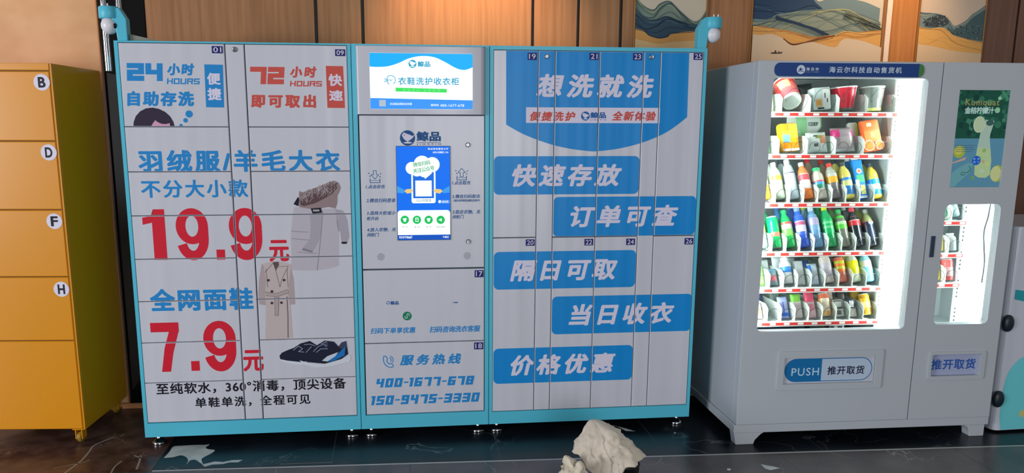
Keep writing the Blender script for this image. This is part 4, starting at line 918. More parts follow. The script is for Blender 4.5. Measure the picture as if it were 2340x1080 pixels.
for c, r, cc in (((1.1622, 1.4627), 0.010, (150, 190, 110)), ((1.1477, 1.4278), 0.009, (170, 210, 130)), ((1.1859, 1.3986), 0.010, (206, 220, 150)), ((1.1624, 1.4103), 0.008, (200, 180, 130)), ((1.1620, 1.3636), 0.013, (190, 220, 190))): K.add([disc(c, r, 14)], bx(cc), 5)
K.add([disc((1.1218, 1.5865), 0.0305, 26, 0.039)], bx((206, 222, 194)), 5); K.add([disc((1.1230, 1.5865), 0.026, 26, 0.034)], bx((190, 212, 176)), 6)
K.add([disc((1.2424, 1.3516), 0.034, 22, 0.041)], bx((170, 186, 80)), 5); K.add([disc((1.2348, 1.3517), 0.028, 22, 0.037)], bx((206, 214, 150)), 6)
K.add([disc((1.1181, 1.3315), 0.010, 12)], bx((110, 170, 110)), 5)
K.add([disc((1.1273, 1.4151), 0.0225, 22)], bx((30, 96, 206)), 6); K.add(text('鲜榨', (1.1101, 1.4279), (1.1440, 1.4174), 0.02), bx((140, 190, 240)), 7); K.add(text('果汁', (1.1119, 1.4128), (1.1446, 1.4022), 0.02), bx((140, 190, 240)), 7)
K.add(text('Kumquat', (1.0390, 1.7061), (1.2126, 1.6661), 0.02), bx((150, 150, 92)), 7); K.add(text('金桔柠檬汁', (1.0392, 1.6688), (1.1903, 1.6364), 0.035), bx((190, 226, 220)), 7)
for TL, BR in (((1.0104, 1.4881), (1.1124, 1.4858)), ((1.0115, 1.4789), (1.1041, 1.4766)), ((1.0126, 1.4697), (1.1146, 1.4673)), ((1.0138, 1.4593), (1.1003, 1.4569))): K.add(rect(TL, BR), bx((60, 106, 120)), 5)
so = display('advert_screen', sd, (0.9995, 1.7465), (1.2605, 1.2875), 0.010, K, bx((26, 84, 68)), 0.0, 0.0)
so['label'] = 'lit portrait screen advertising kumquat lemon juice'
# shelves
STRIPZ = [1.632, 1.431, 1.194, 0.950, 0.7665, 0.5935]
PRED = ink((226, 62, 56)); PWH = ink((244, 244, 240)); COILM = mat('black_wire', (22, 26, 26), 0.4)
DIVM = mat('white_divider', (230, 238, 232), 0.4)
def helix(mb, cx, cz, r, y0, pitch, turns, n=22):       # front loop of the feed spiral: over the pack, then back under it
    pts = []
    for k in range(n + 1):
        a = R(-100 + 290 * k / n); pts.append((cx + r * math.sin(a), y0 + pitch * k / n, cz + r * math.cos(a)))
    mb.tube(pts, 0.0011, COILM, 5)
def shelf(z, xa, xb, divs, coils, npr, x_start, pitch, name='shelf'):
    s_ = MB(); s_.box(xa, xb, 0.124, 0.58, z + 0.006, z + 0.012, INNER); o = s_.build(name, vm)
    p = MB(); p.box(xa, xb, 0.116, 0.124, z - 0.0125, z + 0.0125, PWH)
    p.flat([(xa + 0.002, z - 0.0075), (xb - 0.002, z - 0.0075), (xb - 0.002, z + 0.0075), (xa + 0.002, z + 0.0075)], 0.1154, PRED)
    for k in range(npr):
        c = x_start + pitch * k
        p.flat(rrect(c - 0.016, c + 0.016, z - 0.005, z + 0.006, 0.004, 2), 0.1148, PWH)
    p.build('price_strip', o, recalc=False)
    for x in divs:
        d_ = MB(); d_.prism([(0.126, z + 0.012), (0.55, z + 0.012), (0.55, z + 0.098), (0.160, z + 0.098), (0.126, z + 0.078)], x - 0.0012, x + 0.0012, DIVM, axis='x'); d_.build('divider', o)
    for cx, r in coils:
        h = MB(); helix(h, cx, z + 0.0145 + r, r, 0.1265, 0.006, 1); h.build('wire_coil', o, smooth=60)
    return o
D1 = [0.183 + 0.1447 * k for k in range(5)]; D2 = [0.183 + 0.0728 * k for k in range(9)]
L1 = [0.1107 + 0.1447 * k for k in range(5)]; L2 = [0.1466 + 0.0728 * k for k in range(9)]
for i, z in enumerate(STRIPZ):
    if i < 2:
        co_ = [(x, 0.055) for x in L1] if i == 0 else [(x + s * 0.034, 0.028) for x in L1 for s in (-1, 1)]
        shelf(z, 0.030, 0.769, D1, co_, 9, 0.130, 0.0745)
    else:
        shelf(z, 0.030, 0.769, D2, [(x, 0.0315) for x in L2], 9, 0.135, 0.0735)
SZ = [1.098, 0.932, 0.778]
for z in SZ: shelf(z, 0.94, 1.192, [1.046, 1.119], [(1.083, 0.0315), (1.155, 0.0315)], 3, 1.02, 0.075)
cb = MB(); cb.tube([(x, 0.06, z) for x, z in smoothline([(1.268, 1.20), (1.262, 1.13), (1.250, 1.06), (1.262, 0.97), (1.272, 0.90), (1.270, 0.80)], 6)], 0.004, mat('grey_cable', (120, 128, 134), 0.5), 8); cb.build('cable', vm, smooth=60)
cb = MB(); cb.tube([(x, 0.30, z) for x, z in smoothline([(1.06, 0.75), (1.065, 0.68), (1.10, 0.64), (1.135, 0.66), (1.15, 0.73), (1.155, 0.76)], 6)], 0.005, mat('grey_cable'), 8); cb.build('cable', vm, smooth=60)
cb = MB(); cb.box(0.10, 0.42, 0.20, 0.32, 0.51, 0.565, mat('dark_tray', (22, 46, 60), 0.5)); cb.box(0.46, 0.54, 0.22, 0.32, 0.51, 0.56, mat('green_board', (44, 70, 60), 0.5)); cb.box(0.58, 0.66, 0.24, 0.32, 0.51, 0.558, mat('grey_liner'))
cb.box(0.585, 0.605, 0.238, 0.24, 0.525, 0.545, BLACKP); cb.box(0.625, 0.65, 0.238, 0.24, 0.525, 0.545, BLACKP); cb.build('lower_tray', vm)

# ------------------------------------------------------------------ goods on the shelves
def placed(name, label, cat, x, y, z, back=10, left=7, r=0.03, group=None, yaw=0, rx=None):
    lift = r * math.sin(R(abs(back))) + (rx or r) * math.sin(R(abs(left))) + 0.0006
    m = VMM @ Matrix.Translation((x, y, z + lift)) @ Matrix.Rotation(R(-left), 4, 'Y') @ Matrix.Rotation(R(-back), 4, 'X') @ Matrix.Rotation(R(yaw), 4, 'Z')
    return thing(name, label, cat, group=group, matrix=m)
_pm = {}
def pk(c, rough=0.25): return mat('pack_%d_%d_%d' % tuple(c), c, rough)
def bottle(label, x, y, z, h, r, body, cap, lab=None, lz=(0.25, 0.6), patch=None, patch2=None, group='bottles in the vending machine', wide=False, sleeve=None, neck=None, **kw):
    r = min(r, 0.029)
    o = placed('drink_bottle', label, 'bottle', x + 0.003, y, z, r=r, group=group, **kw)
    bm_, n = pk(body, 0.15), 20
    nk = 0.42 if not wide else 0.6
    pf = [(r * 0.80, 0), (r * 0.97, h * 0.025), (r, h * 0.06), (r, h * 0.24), (r * 0.985, h * 0.25), (r * 0.985, h * 0.60), (r, h * 0.61), (r * 0.97, h * 0.68), (r * 0.80, h * 0.77), (r * (nk + 0.08), h * 0.85), (r * nk, h * 0.89), (r * nk, h * 0.92)]
    if wide: pf = [(r * 0.85, 0), (r, h * 0.03), (r, h * 0.25), (r, h * 0.68), (r * 0.93, h * 0.77), (r * 0.72, h * 0.84), (r * nk, h * 0.87), (r * nk, h * 0.90)]
    m_ = MB(); m_.lathe([(0.001, 0)] + pf + [(0.001, h * 0.92)], (lambda i, k: pk(neck, 0.15) if neck and i > 6 else bm_), n); m_.build('bottle_body', o, smooth=50)
    c_ = MB(); rr = r * nk * 1.12
    c_.lathe([(0.001, h * 0.895), (rr, h * 0.895), (rr, h * 0.99), (rr * 0.92, h), (0.001, h)], pk(cap, 0.35), 16); c_.build('cap', o, smooth=40)
    if lab:
        a, b_ = lz; q = (b_ - a) / 6
        def lm(i, k):
            fr = k < 4 or k > 15
            if patch and fr and i in patch[1]: return pk(patch[0], 0.3)
            if patch2 and i in patch2[1] and (fr or len(patch2) > 2): return pk(patch2[0], 0.3)
            return pk(lab, 0.3)
        l_ = MB(); rr = r * 1.012
        sc_ = lambda t: rr if t < 0.68 else rr * (0.985 - (t - 0.66) * 1.75)
        l_.lathe([(sc_(a + q * i), h * (a + q * i)) for i in range(7)], lm, n); l_.build('label', o, smooth=50)
    return o
def can(label, x, y, z, h, r, body, patch=None, band=None, group='cans in the vending machine', **kw):
    r = min(r, 0.029)
    o = placed('drink_can', label, 'can', x + 0.003, y, z, r=r, group=group, **kw)
    def lm(i, k):
        if i < 1 or i > 8: return pk((206, 212, 210), 0.25)
        if band and i in band[1]: return pk(band[0], 0.25)
        if patch and i in patch[1] and (k < 3 or k > 16): return pk(patch[0], 0.25)
        return pk(body, 0.22)
    m_ = MB(); m_.lathe([(0.001, 0), (r * 0.82, 0), (r, h * 0.06), (r, h * 0.2), (r, h * 0.34), (r, h * 0.48), (r, h * 0.62), (r, h * 0.76), (r, h * 0.91), (r * 0.84, h * 0.97), (r * 0.84, h), (0.001, h * 0.985)], lm, 20); m_.build('can_body', o, smooth=40)
    t = MB(); t.box(-0.006, 0.006, -0.012, 0.010, h * 0.985, h * 0.995, pk((170, 176, 176))); t.build('pull_tab', o)
    return o
def pouch(label, x, y, z, w, h, d, col, patches=(), name='snack_pouch', cat='snack pack', crimp=True, group='snack packs in the vending machine', writing=None, flare=1.0, **kw):
    if y in (Y0, Y1): w = min(w, 0.056) if w < 0.064 else w
    o = placed(name, label, cat, x, y, z, r=d / 5, rx=w / 2, group=group, **kw)
    nx, nz = 10, 12; m_ = MB(); v = []; f = []; ms = []
    def th(i, k):
        u = abs(2 * i / nx - 1); t = k / nz
        e = min(1, (1 - t) / 0.18) if crimp else min(1, (1 - t) / 0.06)
        g = min(1, t / 0.10 + 0.25)
        return d / 2 * (1 - u ** 3) ** 0.5 * max(0.05, e) ** 0.6 * g + 0.0006
    for sgn in (-1, 1):
        for k in range(nz + 1):
            for i in range(nx + 1):
                v.append(((i / nx - 0.5) * w * (0.96 + 0.04 * math.cos(3 * k / nz)) * (1 + (flare - 1) * min(1, max(0, (h * k / nz - 0.095) / 0.03))), sgn * th(i, k), h * k / nz))
    S_ = (nx + 1) * (nz + 1); idx = lambda s, i, k: s * S_ + k * (nx + 1) + i
    for s in (0, 1):
        for k in range(nz):
            for i in range(nx):
                q = [idx(s, i, k), idx(s, i + 1, k), idx(s, i + 1, k + 1), idx(s, i, k + 1)]
                f.append(q if s == 0 else q[::-1]); c = col
                for (pc, i0, i1, k0, k1) in patches:
                    if i0 <= i < i1 and k0 <= k < k1: c = pc
                ms.append(pk(c, 0.3))
    for k in range(nz):
        for i in (0, nx): f.append([idx(0, i, k), idx(0, i, k + 1), idx(1, i, k + 1), idx(1, i, k)]); ms.append(pk(col, 0.3))
    for i in range(nx):
        for k in (0, nz): f.append([idx(0, i, k), idx(0, i + 1, k), idx(1, i + 1, k), idx(1, i, k)]); ms.append(pk(col, 0.3))
    m_.add(v, f, ms)
    if writing:
        s, x0, z0, x1, z1, wc = writing
        m_.flats(text(s, (x0, z1), (x1, z0), 0.03), -d / 2 - 0.0006, ink(wc))
    m_.build('wrapper', o, smooth=60)
    return o
def pbox(label, x, y, z, w, h, d, col, patches=(), name='snack_box', cat='snack box', group='snack packs in the vending machine', bev=0.004, top=None, discs=(), **kw):
    o = placed(name, label, cat, x, y, z, r=d / 2, rx=w / 2, group=group, **kw)
    m_ = MB(); m_.box(-w / 2, w / 2, -d / 2, d / 2, 0, h, pk(col, 0.3)); b_ = m_.build('carton', o, bevel=bev)
    if patches or discs:
        p_ = MB()
        for n_, (pc, x0, x1, z0, z1) in enumerate(patches): p_.flat(rrect(x0 * w, x1 * w, z0 * h, z1 * h, 0.0035, 2), -d / 2 - 0.0004 - 0.0002 * n_, pk(pc, 0.3))
        for n_, (pc, px_, pz_, pr_) in enumerate(discs): p_.flat(disc((px_ * w, pz_ * h), pr_, 16), -d / 2 - 0.0016 - 0.0002 * n_, pk(pc, 0.3))
        p_.build('printed_front', b_, recalc=False)
    if top:
        t = MB(); t.lathe([(0.001, h), (top[1], h), (top[1], h + top[2]), (top[1] * 0.9, h + top[2] + 0.002), (0.001, h + top[2] + 0.002)], pk(top[0]), 14); t.build('cap', o, smooth=40)
    return o
def cup(label, x, y, z, h, r0, r1, colf, lid, m=None, **kw):
    if m is None: o = placed('noodle_cup', label, 'cup', x, y, z, r=r0, group='instant cups on the top vending shelf', **kw)
    else: o = thing('noodle_cup', label, 'cup', group='instant cups on the top vending shelf', matrix=m)
    m_ = MB(); n = 8
    m_.lathe([(0.001, 0.004), (r0 * 0.93, 0.004), (r0 * 0.95, 0), (r0, 0)] + [(r0 + (r1 - r0) * k / n, h * k / n) for k in range(1, n + 1)], colf, 24); m_.build('cup_body', o, smooth=40)
    l_ = MB(); l_.lathe([(0.001, h - 0.001), (r1 * 1.03, h - 0.002), (r1 * 1.045, h + 0.001), (r1 * 1.03, h + 0.004), (0.001, h + 0.004)], pk(lid), 24); l_.build('lid', o, smooth=40)
    return o
Y0, Y1 = 0.167, 0.243
S = [z + 0.0125 for z in STRIPZ]
# top shelf: instant cups
pouch('pale green snack pouch at the end of the top shelf beside the tipped cup', L1[0] + 0.016, Y0, S[0], 0.070, 0.125, 0.03, (206, 226, 160), [((226, 240, 226), 2, 8, 6, 12)], back=12, left=1)
tm = VMM @ Matrix.Translation((L1[1] + 0.006, 0.185, S[0] + 0.048)) @ Matrix.Rotation(R(-3), 4, 'Y') @ Matrix.Rotation(R(-52), 4, 'X')
def c1(i, k):
    if i < 4: return pk((232, 240, 228), 0.4)
    if i < 6: return pk((226, 96, 104), 0.35)
    if 7 <= i < 10 and k in (20, 21, 22, 23): return pk((238, 222, 150), 0.35)
    return pk((226, 60, 60), 0.35) if (k // 5 + i // 3) % 2 else pk((232, 110, 104), 0.35)
cup('large red and yellow noodle cup tipped with its white base to the glass', 0, 0, 0, 0.125, 0.046, 0.060, c1, (238, 240, 232), m=tm)
pouch('black topped snack pouch behind the clear noodle pack on the top shelf', L1[2] - 0.012, 0.285, S[0], 0.085, 0.135, 0.04, (70, 84, 84), [((40, 50, 50), 0, 10, 8, 12)], back=8, left=6)
pbox('clear and white tub of orange snacks on the top shelf', L1[2] + 0.004, 0.182, S[0], 0.088, 0.108, 0.06, (206, 222, 218), [((218, 190, 140), -0.38, -0.02, 0.12, 0.5), ((226, 160, 80), -0.34, -0.06, 0.2, 0.42), ((236, 240, 232), 0.02, 0.46, 0.05, 0.95), ((44, 52, 50), -0.3, 0.1, 0.03, 0.1), ((70, 80, 78), 0.14, 0.2, 0.5, 0.75), ((70, 80, 78), 0.26, 0.32, 0.3, 0.5)], bev=0.006, back=8, left=4)
cup('red noodle cup with a white rim beside the grey cup on the top shelf', L1[3] - 0.002, 0.208, S[0], 0.112, 0.040, 0.062, lambda i, k: pk((92, 96, 92), 0.3) if i < 4 else (pk((236, 224, 224), 0.3) if k in (3, 4) else (pk((170, 60, 70), 0.3) if 6 < k < 17 else pk((222, 40, 62), 0.3))), (240, 238, 234), back=4, left=4)
cup('grey cup with a red stripe at the right end of the top shelf', L1[4] - 0.002, 0.208, S[0], 0.115, 0.044, 0.058, lambda i, k: pk((214, 216, 120), 0.3) if i < 4 else (pk((224, 110, 110), 0.3) if k in (3, 4, 5) else (pk((216, 224, 220), 0.3) if k == 0 and i < 7 else pk((120, 128, 122), 0.3))), (238, 242, 238), back=4, left=2)
# second shelf
pouch('white and green pouch at the end of the second shelf', L1[0] + 0.010, Y0, S[1], 0.070, 0.160, 0.03, (226, 238, 226), [((140, 206, 130), 0, 10, 0, 5)], back=8, left=4)
pbox('orange and yellow snack tub on the second shelf', L1[1] + 0.004, 0.176, S[1], 0.098, 0.140, 0.045, (246, 176, 30), [((250, 214, 70), -0.4, 0.42, 0.45, 0.95), ((250, 150, 40), -0.45, 0.0, 0.72, 0.95), ((130, 190, 226), -0.36, 0.02, 0.28, 0.58), ((246, 140, 30), -0.36, 0.4, 0.06, 0.3), ((226, 226, 236), -0.42, 0.44, 0.0, 0.08)], bev=0.014, back=14, left=4)
pouch('large pale green noodle bag with white panel on the second shelf', L1[2] - 0.001, 0.300, S[1], 0.134, 0.190, 0.06, (160, 226, 168), [((226, 238, 232), 5, 9, 2, 11), ((232, 240, 234), 0, 2, 6, 12)], writing=('元亚高梦', 0.003, 0.128, 0.058, 0.150, (70, 96, 84)), back=8, left=0, flare=1.5)
pouch('white pack with shrimp and mushroom picture in front of the green bag', L1[2] + 0.002, 0.172, S[1], 0.110, 0.100, 0.04, (218, 230, 226), [((196, 150, 110), 6, 9, 5, 10), ((230, 140, 90), 7, 9, 5, 9), ((140, 150, 80), 4, 7, 8, 10), ((90, 98, 90), 3, 5, 3, 5), ((70, 80, 70), 3, 5, 9, 10)], back=16, left=3)
pouch('crumpled grey bag with pink corners on the second shelf', L1[3] - 0.001, 0.184, S[1], 0.124, 0.122, 0.06, (160, 146, 152), [((206, 52, 122), 0, 3, 7, 11), ((206, 60, 126), 8, 10, 7, 10), ((178, 168, 170), 3, 8, 2, 7), ((220, 226, 226), 0, 10, 0, 1)], back=16, left=3)
pbox('white and yellow box behind the orange box on the second shelf', L1[4] - 0.036, 0.272, S[1], 0.050, 0.150, 0.026, (236, 238, 228), [((214, 222, 90), 0.2, 0.46, 0.05, 0.95)], bev=0.008, back=14, left=4)
pbox('tilted orange red noodle box at the right end of the second shelf', L1[4] + 0.006, 0.172, S[1], 0.096, 0.158, 0.03, (238, 106, 50), [((232, 128, 64), -0.4, 0.44, 0.3, 0.66), ((246, 196, 150), -0.2, 0.06, 0.78, 0.9), ((240, 190, 110), -0.06, 0.16, 0.42, 0.6)], bev=0.010, discs=[((246, 226, 206), -0.02, 0.84, 0.008), ((230, 224, 200), -0.26, 0.18, 0.027), ((240, 128, 50), -0.26, 0.18, 0.024), ((230, 224, 200), 0.30, 0.16, 0.024), ((240, 128, 50), 0.30, 0.16, 0.021)], back=16, left=8)
# third shelf: juices
LN = dict(back=24, left=4)
bottle('orange juice bottle at the end of the third shelf', L2[0] - 0.002, Y0, S[2], 0.185, 0.030, (246, 176, 40), (60, 76, 90), (222, 226, 190), (0.35, 0.75), **LN)
bottle('pale pear drink bottle with pale yellow label on the third shelf', L2[1], Y0, S[2], 0.190, 0.031, (204, 220, 196), (214, 222, 216), (224, 236, 190), (0.28, 0.68), patch=((240, 204, 70), (3, 4)), **LN)
bottle('clear white bottle with black brush marks on the third shelf', L2[2], Y0, S[2], 0.205, 0.031, (204, 222, 232), (232, 236, 236), (214, 226, 234), (0.4, 0.85), patch=((70, 84, 96), (3,)), **LN)
bottle('orange drink bottle with white and red label on the third shelf', L2[3], Y0, S[2], 0.190, 0.031, (240, 128, 50), (226, 226, 226), (240, 230, 226), (0.25, 0.72), patch=((222, 90, 100), (3, 4)), neck=(232, 140, 80), **LN)
bottle('cream bottle with green cap and blue band on the third shelf', L2[4], Y0, S[2], 0.160, 0.031, (232, 224, 208), (70, 204, 140), (66, 166, 214), (0.30, 0.56), patch=((60, 150, 120), (0, 1, 2)), patch2=((220, 90, 100), (5,), 1), wide=True, **LN)
bottle('brown tea bottle with orange and grey label on the third shelf', L2[5], Y0, S[2], 0.185, 0.031, (120, 112, 116), (226, 70, 60), (240, 176, 50), (0.42, 0.78), patch=((214, 214, 210), (3, 4, 5)), neck=(190, 196, 180), **LN)
bottle('yellow juice bottle with blue label, left of the tall blue carton', L2[6], Y0, S[2], 0.190, 0.030, (236, 222, 110), (70, 84, 80), (50, 134, 214), (0.08, 0.55), patch=((220, 224, 150), (3, 4)), **LN)
pbox('tall blue and green milk carton with white cap on the third shelf', L2[7] - 0.002, Y0 + 0.01, S[2], 0.052, 0.200, 0.045, (24, 126, 214), [((60, 176, 110), -0.3, 0.44, 0.42, 0.60), ((236, 236, 230), -0.48, -0.1, 0.30, 0.48), ((226, 230, 120), -0.05, 0.4, 0.1, 0.34), ((220, 232, 240), -0.46, 0.46, 0.0, 0.06)], name='milk_carton', cat='carton', group='bottles in the vending machine', top=((236, 240, 240), 0.016, 0.014), discs=[((236, 196, 170), 0.02, 0.70, 0.014), ((226, 110, 90), 0.02, 0.70, 0.008)], back=20, left=4)
bottle('yellow juice bottle with blue label at the right end of the third shelf', L2[8], Y0, S[2], 0.185, 0.031, (238, 200, 70), (70, 84, 90), (40, 150, 216), (0.08, 0.52), patch=((226, 222, 190), (2, 3)), **LN)
for k, body, cap, h, lb in ((0, (196, 206, 200), (60, 76, 92), 0.200, 'dark capped bottle behind the orange juice bottle on the third shelf'), (1, (200, 212, 206), (62, 80, 96), 0.200, 'dark capped bottle behind the pale pear drink bottle'),
                      (2, (206, 218, 222), (70, 84, 98), 0.200, 'dark capped bottle behind the clear white bottle with brush marks'), (4, (150, 130, 110), (214, 44, 60), 0.205, 'red capped bottle behind the cream bottle with green cap'),
                      (5, (140, 120, 100), (226, 66, 60), 0.200, 'red capped bottle behind the brown tea bottle'), (6, (226, 214, 120), (64, 76, 76), 0.200, 'dark capped juice bottle behind the left yellow bottle with blue label'),
                      (7, (60, 120, 190), (232, 238, 240), 0.215, 'white capped bottle behind the tall blue carton'), (8, (230, 190, 90), (66, 78, 84), 0.195, 'dark capped bottle behind the yellow bottle at the right end of the third shelf')):
    bottle(lb, L2[k], Y1, S[2], h, 0.030, body, cap, None, back=24, left=4)
# fourth shelf: sodas
can('clear and pale green can at the end of the fourth shelf', L2[0], Y0, S[3], 0.150, 0.031, (150, 180, 170), patch=((214, 222, 120), (5, 6)), back=20, left=4)
can('tall bright green can with red spot on the fourth shelf', L2[1], Y0, S[3], 0.160, 0.032, (16, 170, 92), patch=((222, 110, 90), (4,)), band=None, back=20, left=4)
bottle('bright green bottle with light green label on the fourth shelf', L2[2], Y0, S[3], 0.195, 0.031, (20, 176, 88), (30, 170, 96), (120, 190, 90), (0.28, 0.66), patch=((214, 214, 200), (3, 4)), patch2=((214, 90, 80), (5,)), **LN)
bottle('deep blue bottle with white and purple label on the fourth shelf', L2[3], Y0, S[3], 0.210, 0.031, (52, 96, 214), (140, 170, 214), (64, 96, 190), (0.28, 0.78), patch=((214, 206, 232), (1, 2, 4)), patch2=((196, 90, 130), (3,)), **LN)
bottle('light blue bottle with lavender oval label on the fourth shelf', L2[4], Y0, S[3], 0.210, 0.031, (108, 156, 200), (196, 210, 230), (128, 166, 206), (0.40, 0.80), patch=((190, 178, 214), (2, 3, 4)), **LN)
bottle('green soda bottle with yellow cap on the fourth shelf', L2[5], Y0, S[3], 0.215, 0.031, (12, 166, 92), (214, 226, 40), (10, 176, 96), (0.32, 0.66), patch=((120, 214, 150), (2, 4)), **LN)
bottle('grey brown bottle with lime green shoulder label on the fourth shelf', L2[6], Y0, S[3], 0.195, 0.032, (116, 116, 104), (40, 170, 90), (88, 206, 70), (0.46, 0.82), patch=((186, 226, 170), (2, 3)), **LN)
bottle('dark cola bottle with red shoulder label on the fourth shelf', L2[7], Y0, S[3], 0.205, 0.031, (26, 36, 46), (206, 60, 80), (222, 40, 56), (0.52, 0.76), patch=((240, 150, 150), (3,)), **LN)
pb_ = bottle('black cola bottle with round red, white and blue emblem on the fourth shelf', L2[8], Y0, S[3], 0.195, 0.031, (24, 34, 44), (170, 176, 170), (28, 40, 60), (0.16, 0.72), neck=(130, 140, 90), **LN)
e_ = MB()
for a0, a1, cc in ((20, 160, (222, 50, 60)), (160, 200, (240, 240, 240)), (200, 340, (40, 80, 180)), (340, 380, (240, 240, 240))):
    pl_ = [(0.012 * math.cos(R(a0 + (a1 - a0) * k / 8)), 0.118 + 0.012 * math.sin(R(a0 + (a1 - a0) * k / 8))) for k in range(9)] + ([(0, 0.118)] if a1 - a0 < 60 else [])
    e_.flat(pl_, -0.0325, pk(cc))
e_.build('round_emblem', pb_, recalc=False)
for k, body, cap, h, lb in ((0, (60, 160, 110), (40, 150, 100), 0.190, 'green capped bottle behind the pale can on the fourth shelf'), (1, (30, 150, 90), (36, 170, 100), 0.195, 'green capped bottle behind the tall green can'),
                      (2, (60, 120, 170), (60, 96, 150), 0.205, 'blue capped bottle behind the bright green bottle'), (3, (70, 110, 200), (170, 190, 226), 0.215, 'pale capped bottle behind the deep blue bottle'),
                      (4, (120, 166, 190), (206, 222, 90), 0.210, 'lime capped bottle behind the light blue bottle'), (5, (40, 140, 90), (40, 150, 100), 0.205, 'green capped bottle behind the soda bottle with yellow cap'),
                      (6, (100, 140, 90), (206, 70, 110), 0.210, 'pink capped bottle behind the bottle with lime green label'), (7, (80, 84, 88), (190, 196, 200), 0.205, 'grey capped bottle behind the red labelled cola bottle'),
                      (8, (150, 160, 90), (180, 186, 186), 0.205, 'olive bottle behind the black cola bottle at the end of the fourth shelf')):
    bottle(lb, L2[k], Y1, S[3], h, 0.030, body, cap, None, back=24, left=4)
# fifth shelf: drinks and small packs
LP = dict(back=22, left=2)
pouch('light green pouch at the end of the fifth shelf', L2[0] + 0.002, Y0, S[4], 0.060, 0.110, 0.03, (120, 222, 90), [((226, 240, 226), 3, 7, 8, 11)], **LP)
pouch('slate grey pack with red picture on the fifth shelf', L2[1], Y0, S[4], 0.058, 0.085, 0.03, (120, 140, 150), [((222, 110, 120), 2, 8, 3, 7), ((90, 130, 150), 0, 10, 9, 12)], **LP)
bottle('small white bottle with blue band on the fifth shelf', L2[2], Y0, S[4], 0.135, 0.029, (236, 240, 238), (226, 234, 236), (40, 120, 196), (0.40, 0.62), patch=((60, 140, 206), (3, 4)), wide=True, **LP)
pouch('silver grey pack on the fifth shelf beside the small white bottle', L2[3], Y0, S[4], 0.056, 0.125, 0.03, (206, 212, 212), [((186, 194, 196), 2, 8, 7, 11)], **LP)
pouch('blue and white pack on the fifth shelf', L2[4], Y0, S[4], 0.060, 0.110, 0.03, (196, 214, 226), [((40, 110, 196), 0, 3, 3, 11), ((226, 234, 238), 5, 9, 3, 9)], **LP)
bottle('milky pink bottle with pink cap on the fifth shelf', L2[5], Y0, S[4], 0.165, 0.030, (222, 212, 202), (230, 120, 140), (206, 196, 206), (0.15, 0.60), wide=True, **LN)
bottle('black and orange bottle with orange cap on the fifth shelf', L2[6], Y0, S[4], 0.170, 0.030, (206, 110, 90), (244, 150, 30), (40, 44, 40), (0.30, 0.80), patch=((236, 120, 40), (0, 2, 4)), patch2=((190, 200, 60), (1, 3)), **LN)
bottle('bottle with bright yellow label on the fifth shelf', L2[7], Y0, S[4], 0.165, 0.031, (206, 216, 190), (226, 214, 160), (232, 228, 20), (0.25, 0.66), **LN)
bottle('pale blue bottle at the right end of the fifth shelf', L2[8], Y0, S[4], 0.165, 0.031, (140, 206, 224), (150, 196, 230), (120, 206, 222), (0.32, 0.72), patch=((236, 222, 216), (2, 3, 4)), **LN)
for k, c, h, lb in ((1, (206, 214, 214), 0.12, 'pale pack behind the slate grey pack on the fifth shelf'), (2, (196, 206, 212), 0.135, 'pale pack behind the small white bottle'), (4, (60, 96, 160), 0.115, 'blue pack behind the blue and white pack on the fifth shelf'), (3, (190, 198, 200), 0.13, 'grey pack behind the silver grey pack')):
    pouch(lb, L2[k] - 0.004, Y1, S[4], 0.056, h, 0.03, c, **LP)
bottle('yellow green bottle behind the bottle with bright yellow label', L2[7], Y1, S[4], 0.160, 0.029, (222, 226, 120), (214, 206, 150), None, **LN)
# bottom shelf
pouch('tan round snack pack at the end of the bottom shelf', L2[0], Y0, S[5], 0.064, 0.080, 0.035, (222, 206, 190), [((220, 150, 100), 3, 8, 3, 8)], **LP)
pouch('dark blue pack behind the empty lane of the bottom shelf', L2[1], 0.30, S[5], 0.056, 0.110, 0.03, (52, 66, 100), **LP)
pouch('lavender blue pack on the bottom shelf', L2[2], Y0, S[5], 0.058, 0.112, 0.03, (176, 186, 232), [((80, 104, 200), 4, 5, 3, 9), ((40, 96, 200), 0, 10, 1, 3)], **LP)
pouch('pink and white pack with green top on the bottom shelf', L2[3], Y0, S[5], 0.056, 0.125, 0.03, (222, 208, 208), [((130, 200, 80), 0, 10, 8, 12)], **LP)
pouch('pink and red pack on the bottom shelf', L2[4], Y0, S[5], 0.056, 0.140, 0.03, (232, 196, 200), [((222, 80, 110), 0, 10, 7, 12), ((230, 150, 160), 2, 8, 3, 6)], **LP)
can('gold and pink can in the middle of the bottom shelf', L2[5], Y0, S[5], 0.118, 0.028, (222, 172, 96), patch=((244, 228, 200), (3, 4, 5, 6)), band=((226, 120, 90), (7, 8)), **LP)
pbox('grey pack with dark glasses shaped picture on the bottom shelf', L2[6], Y0, S[5], 0.052, 0.088, 0.028, (196, 196, 188), [((70, 78, 78), -0.42, 0.42, 0.45, 0.95), ((200, 204, 198), -0.34, 0.34, 0.56, 0.88), ((90, 92, 88), -0.2, 0.2, 0.1, 0.35)], **LP)
pouch('black and white pack on the bottom shelf', L2[7], Y0, S[5], 0.058, 0.100, 0.03, (206, 202, 190), [((52, 58, 66), 0, 10, 5, 12), ((214, 214, 214), 3, 7, 6, 10)], **LP)
can('gold can at the right end of the bottom shelf', L2[8], Y0, S[5], 0.110, 0.029, (222, 170, 40), band=((190, 140, 30), (2, 7)), patch=((244, 220, 120), (4, 5)), **LP)
for k, c, lb in ((2, (90, 104, 100), 'dark green pack behind the lavender blue pack'), (7, (66, 60, 60), 'dark pack behind the black and white pack'), (6, (170, 150, 140), 'brown grey pack behind the pack with glasses picture')):
    pouch(lb, L2[k] - 0.004, Y1, S[5], 0.056, 0.13, 0.03, c, **LP)
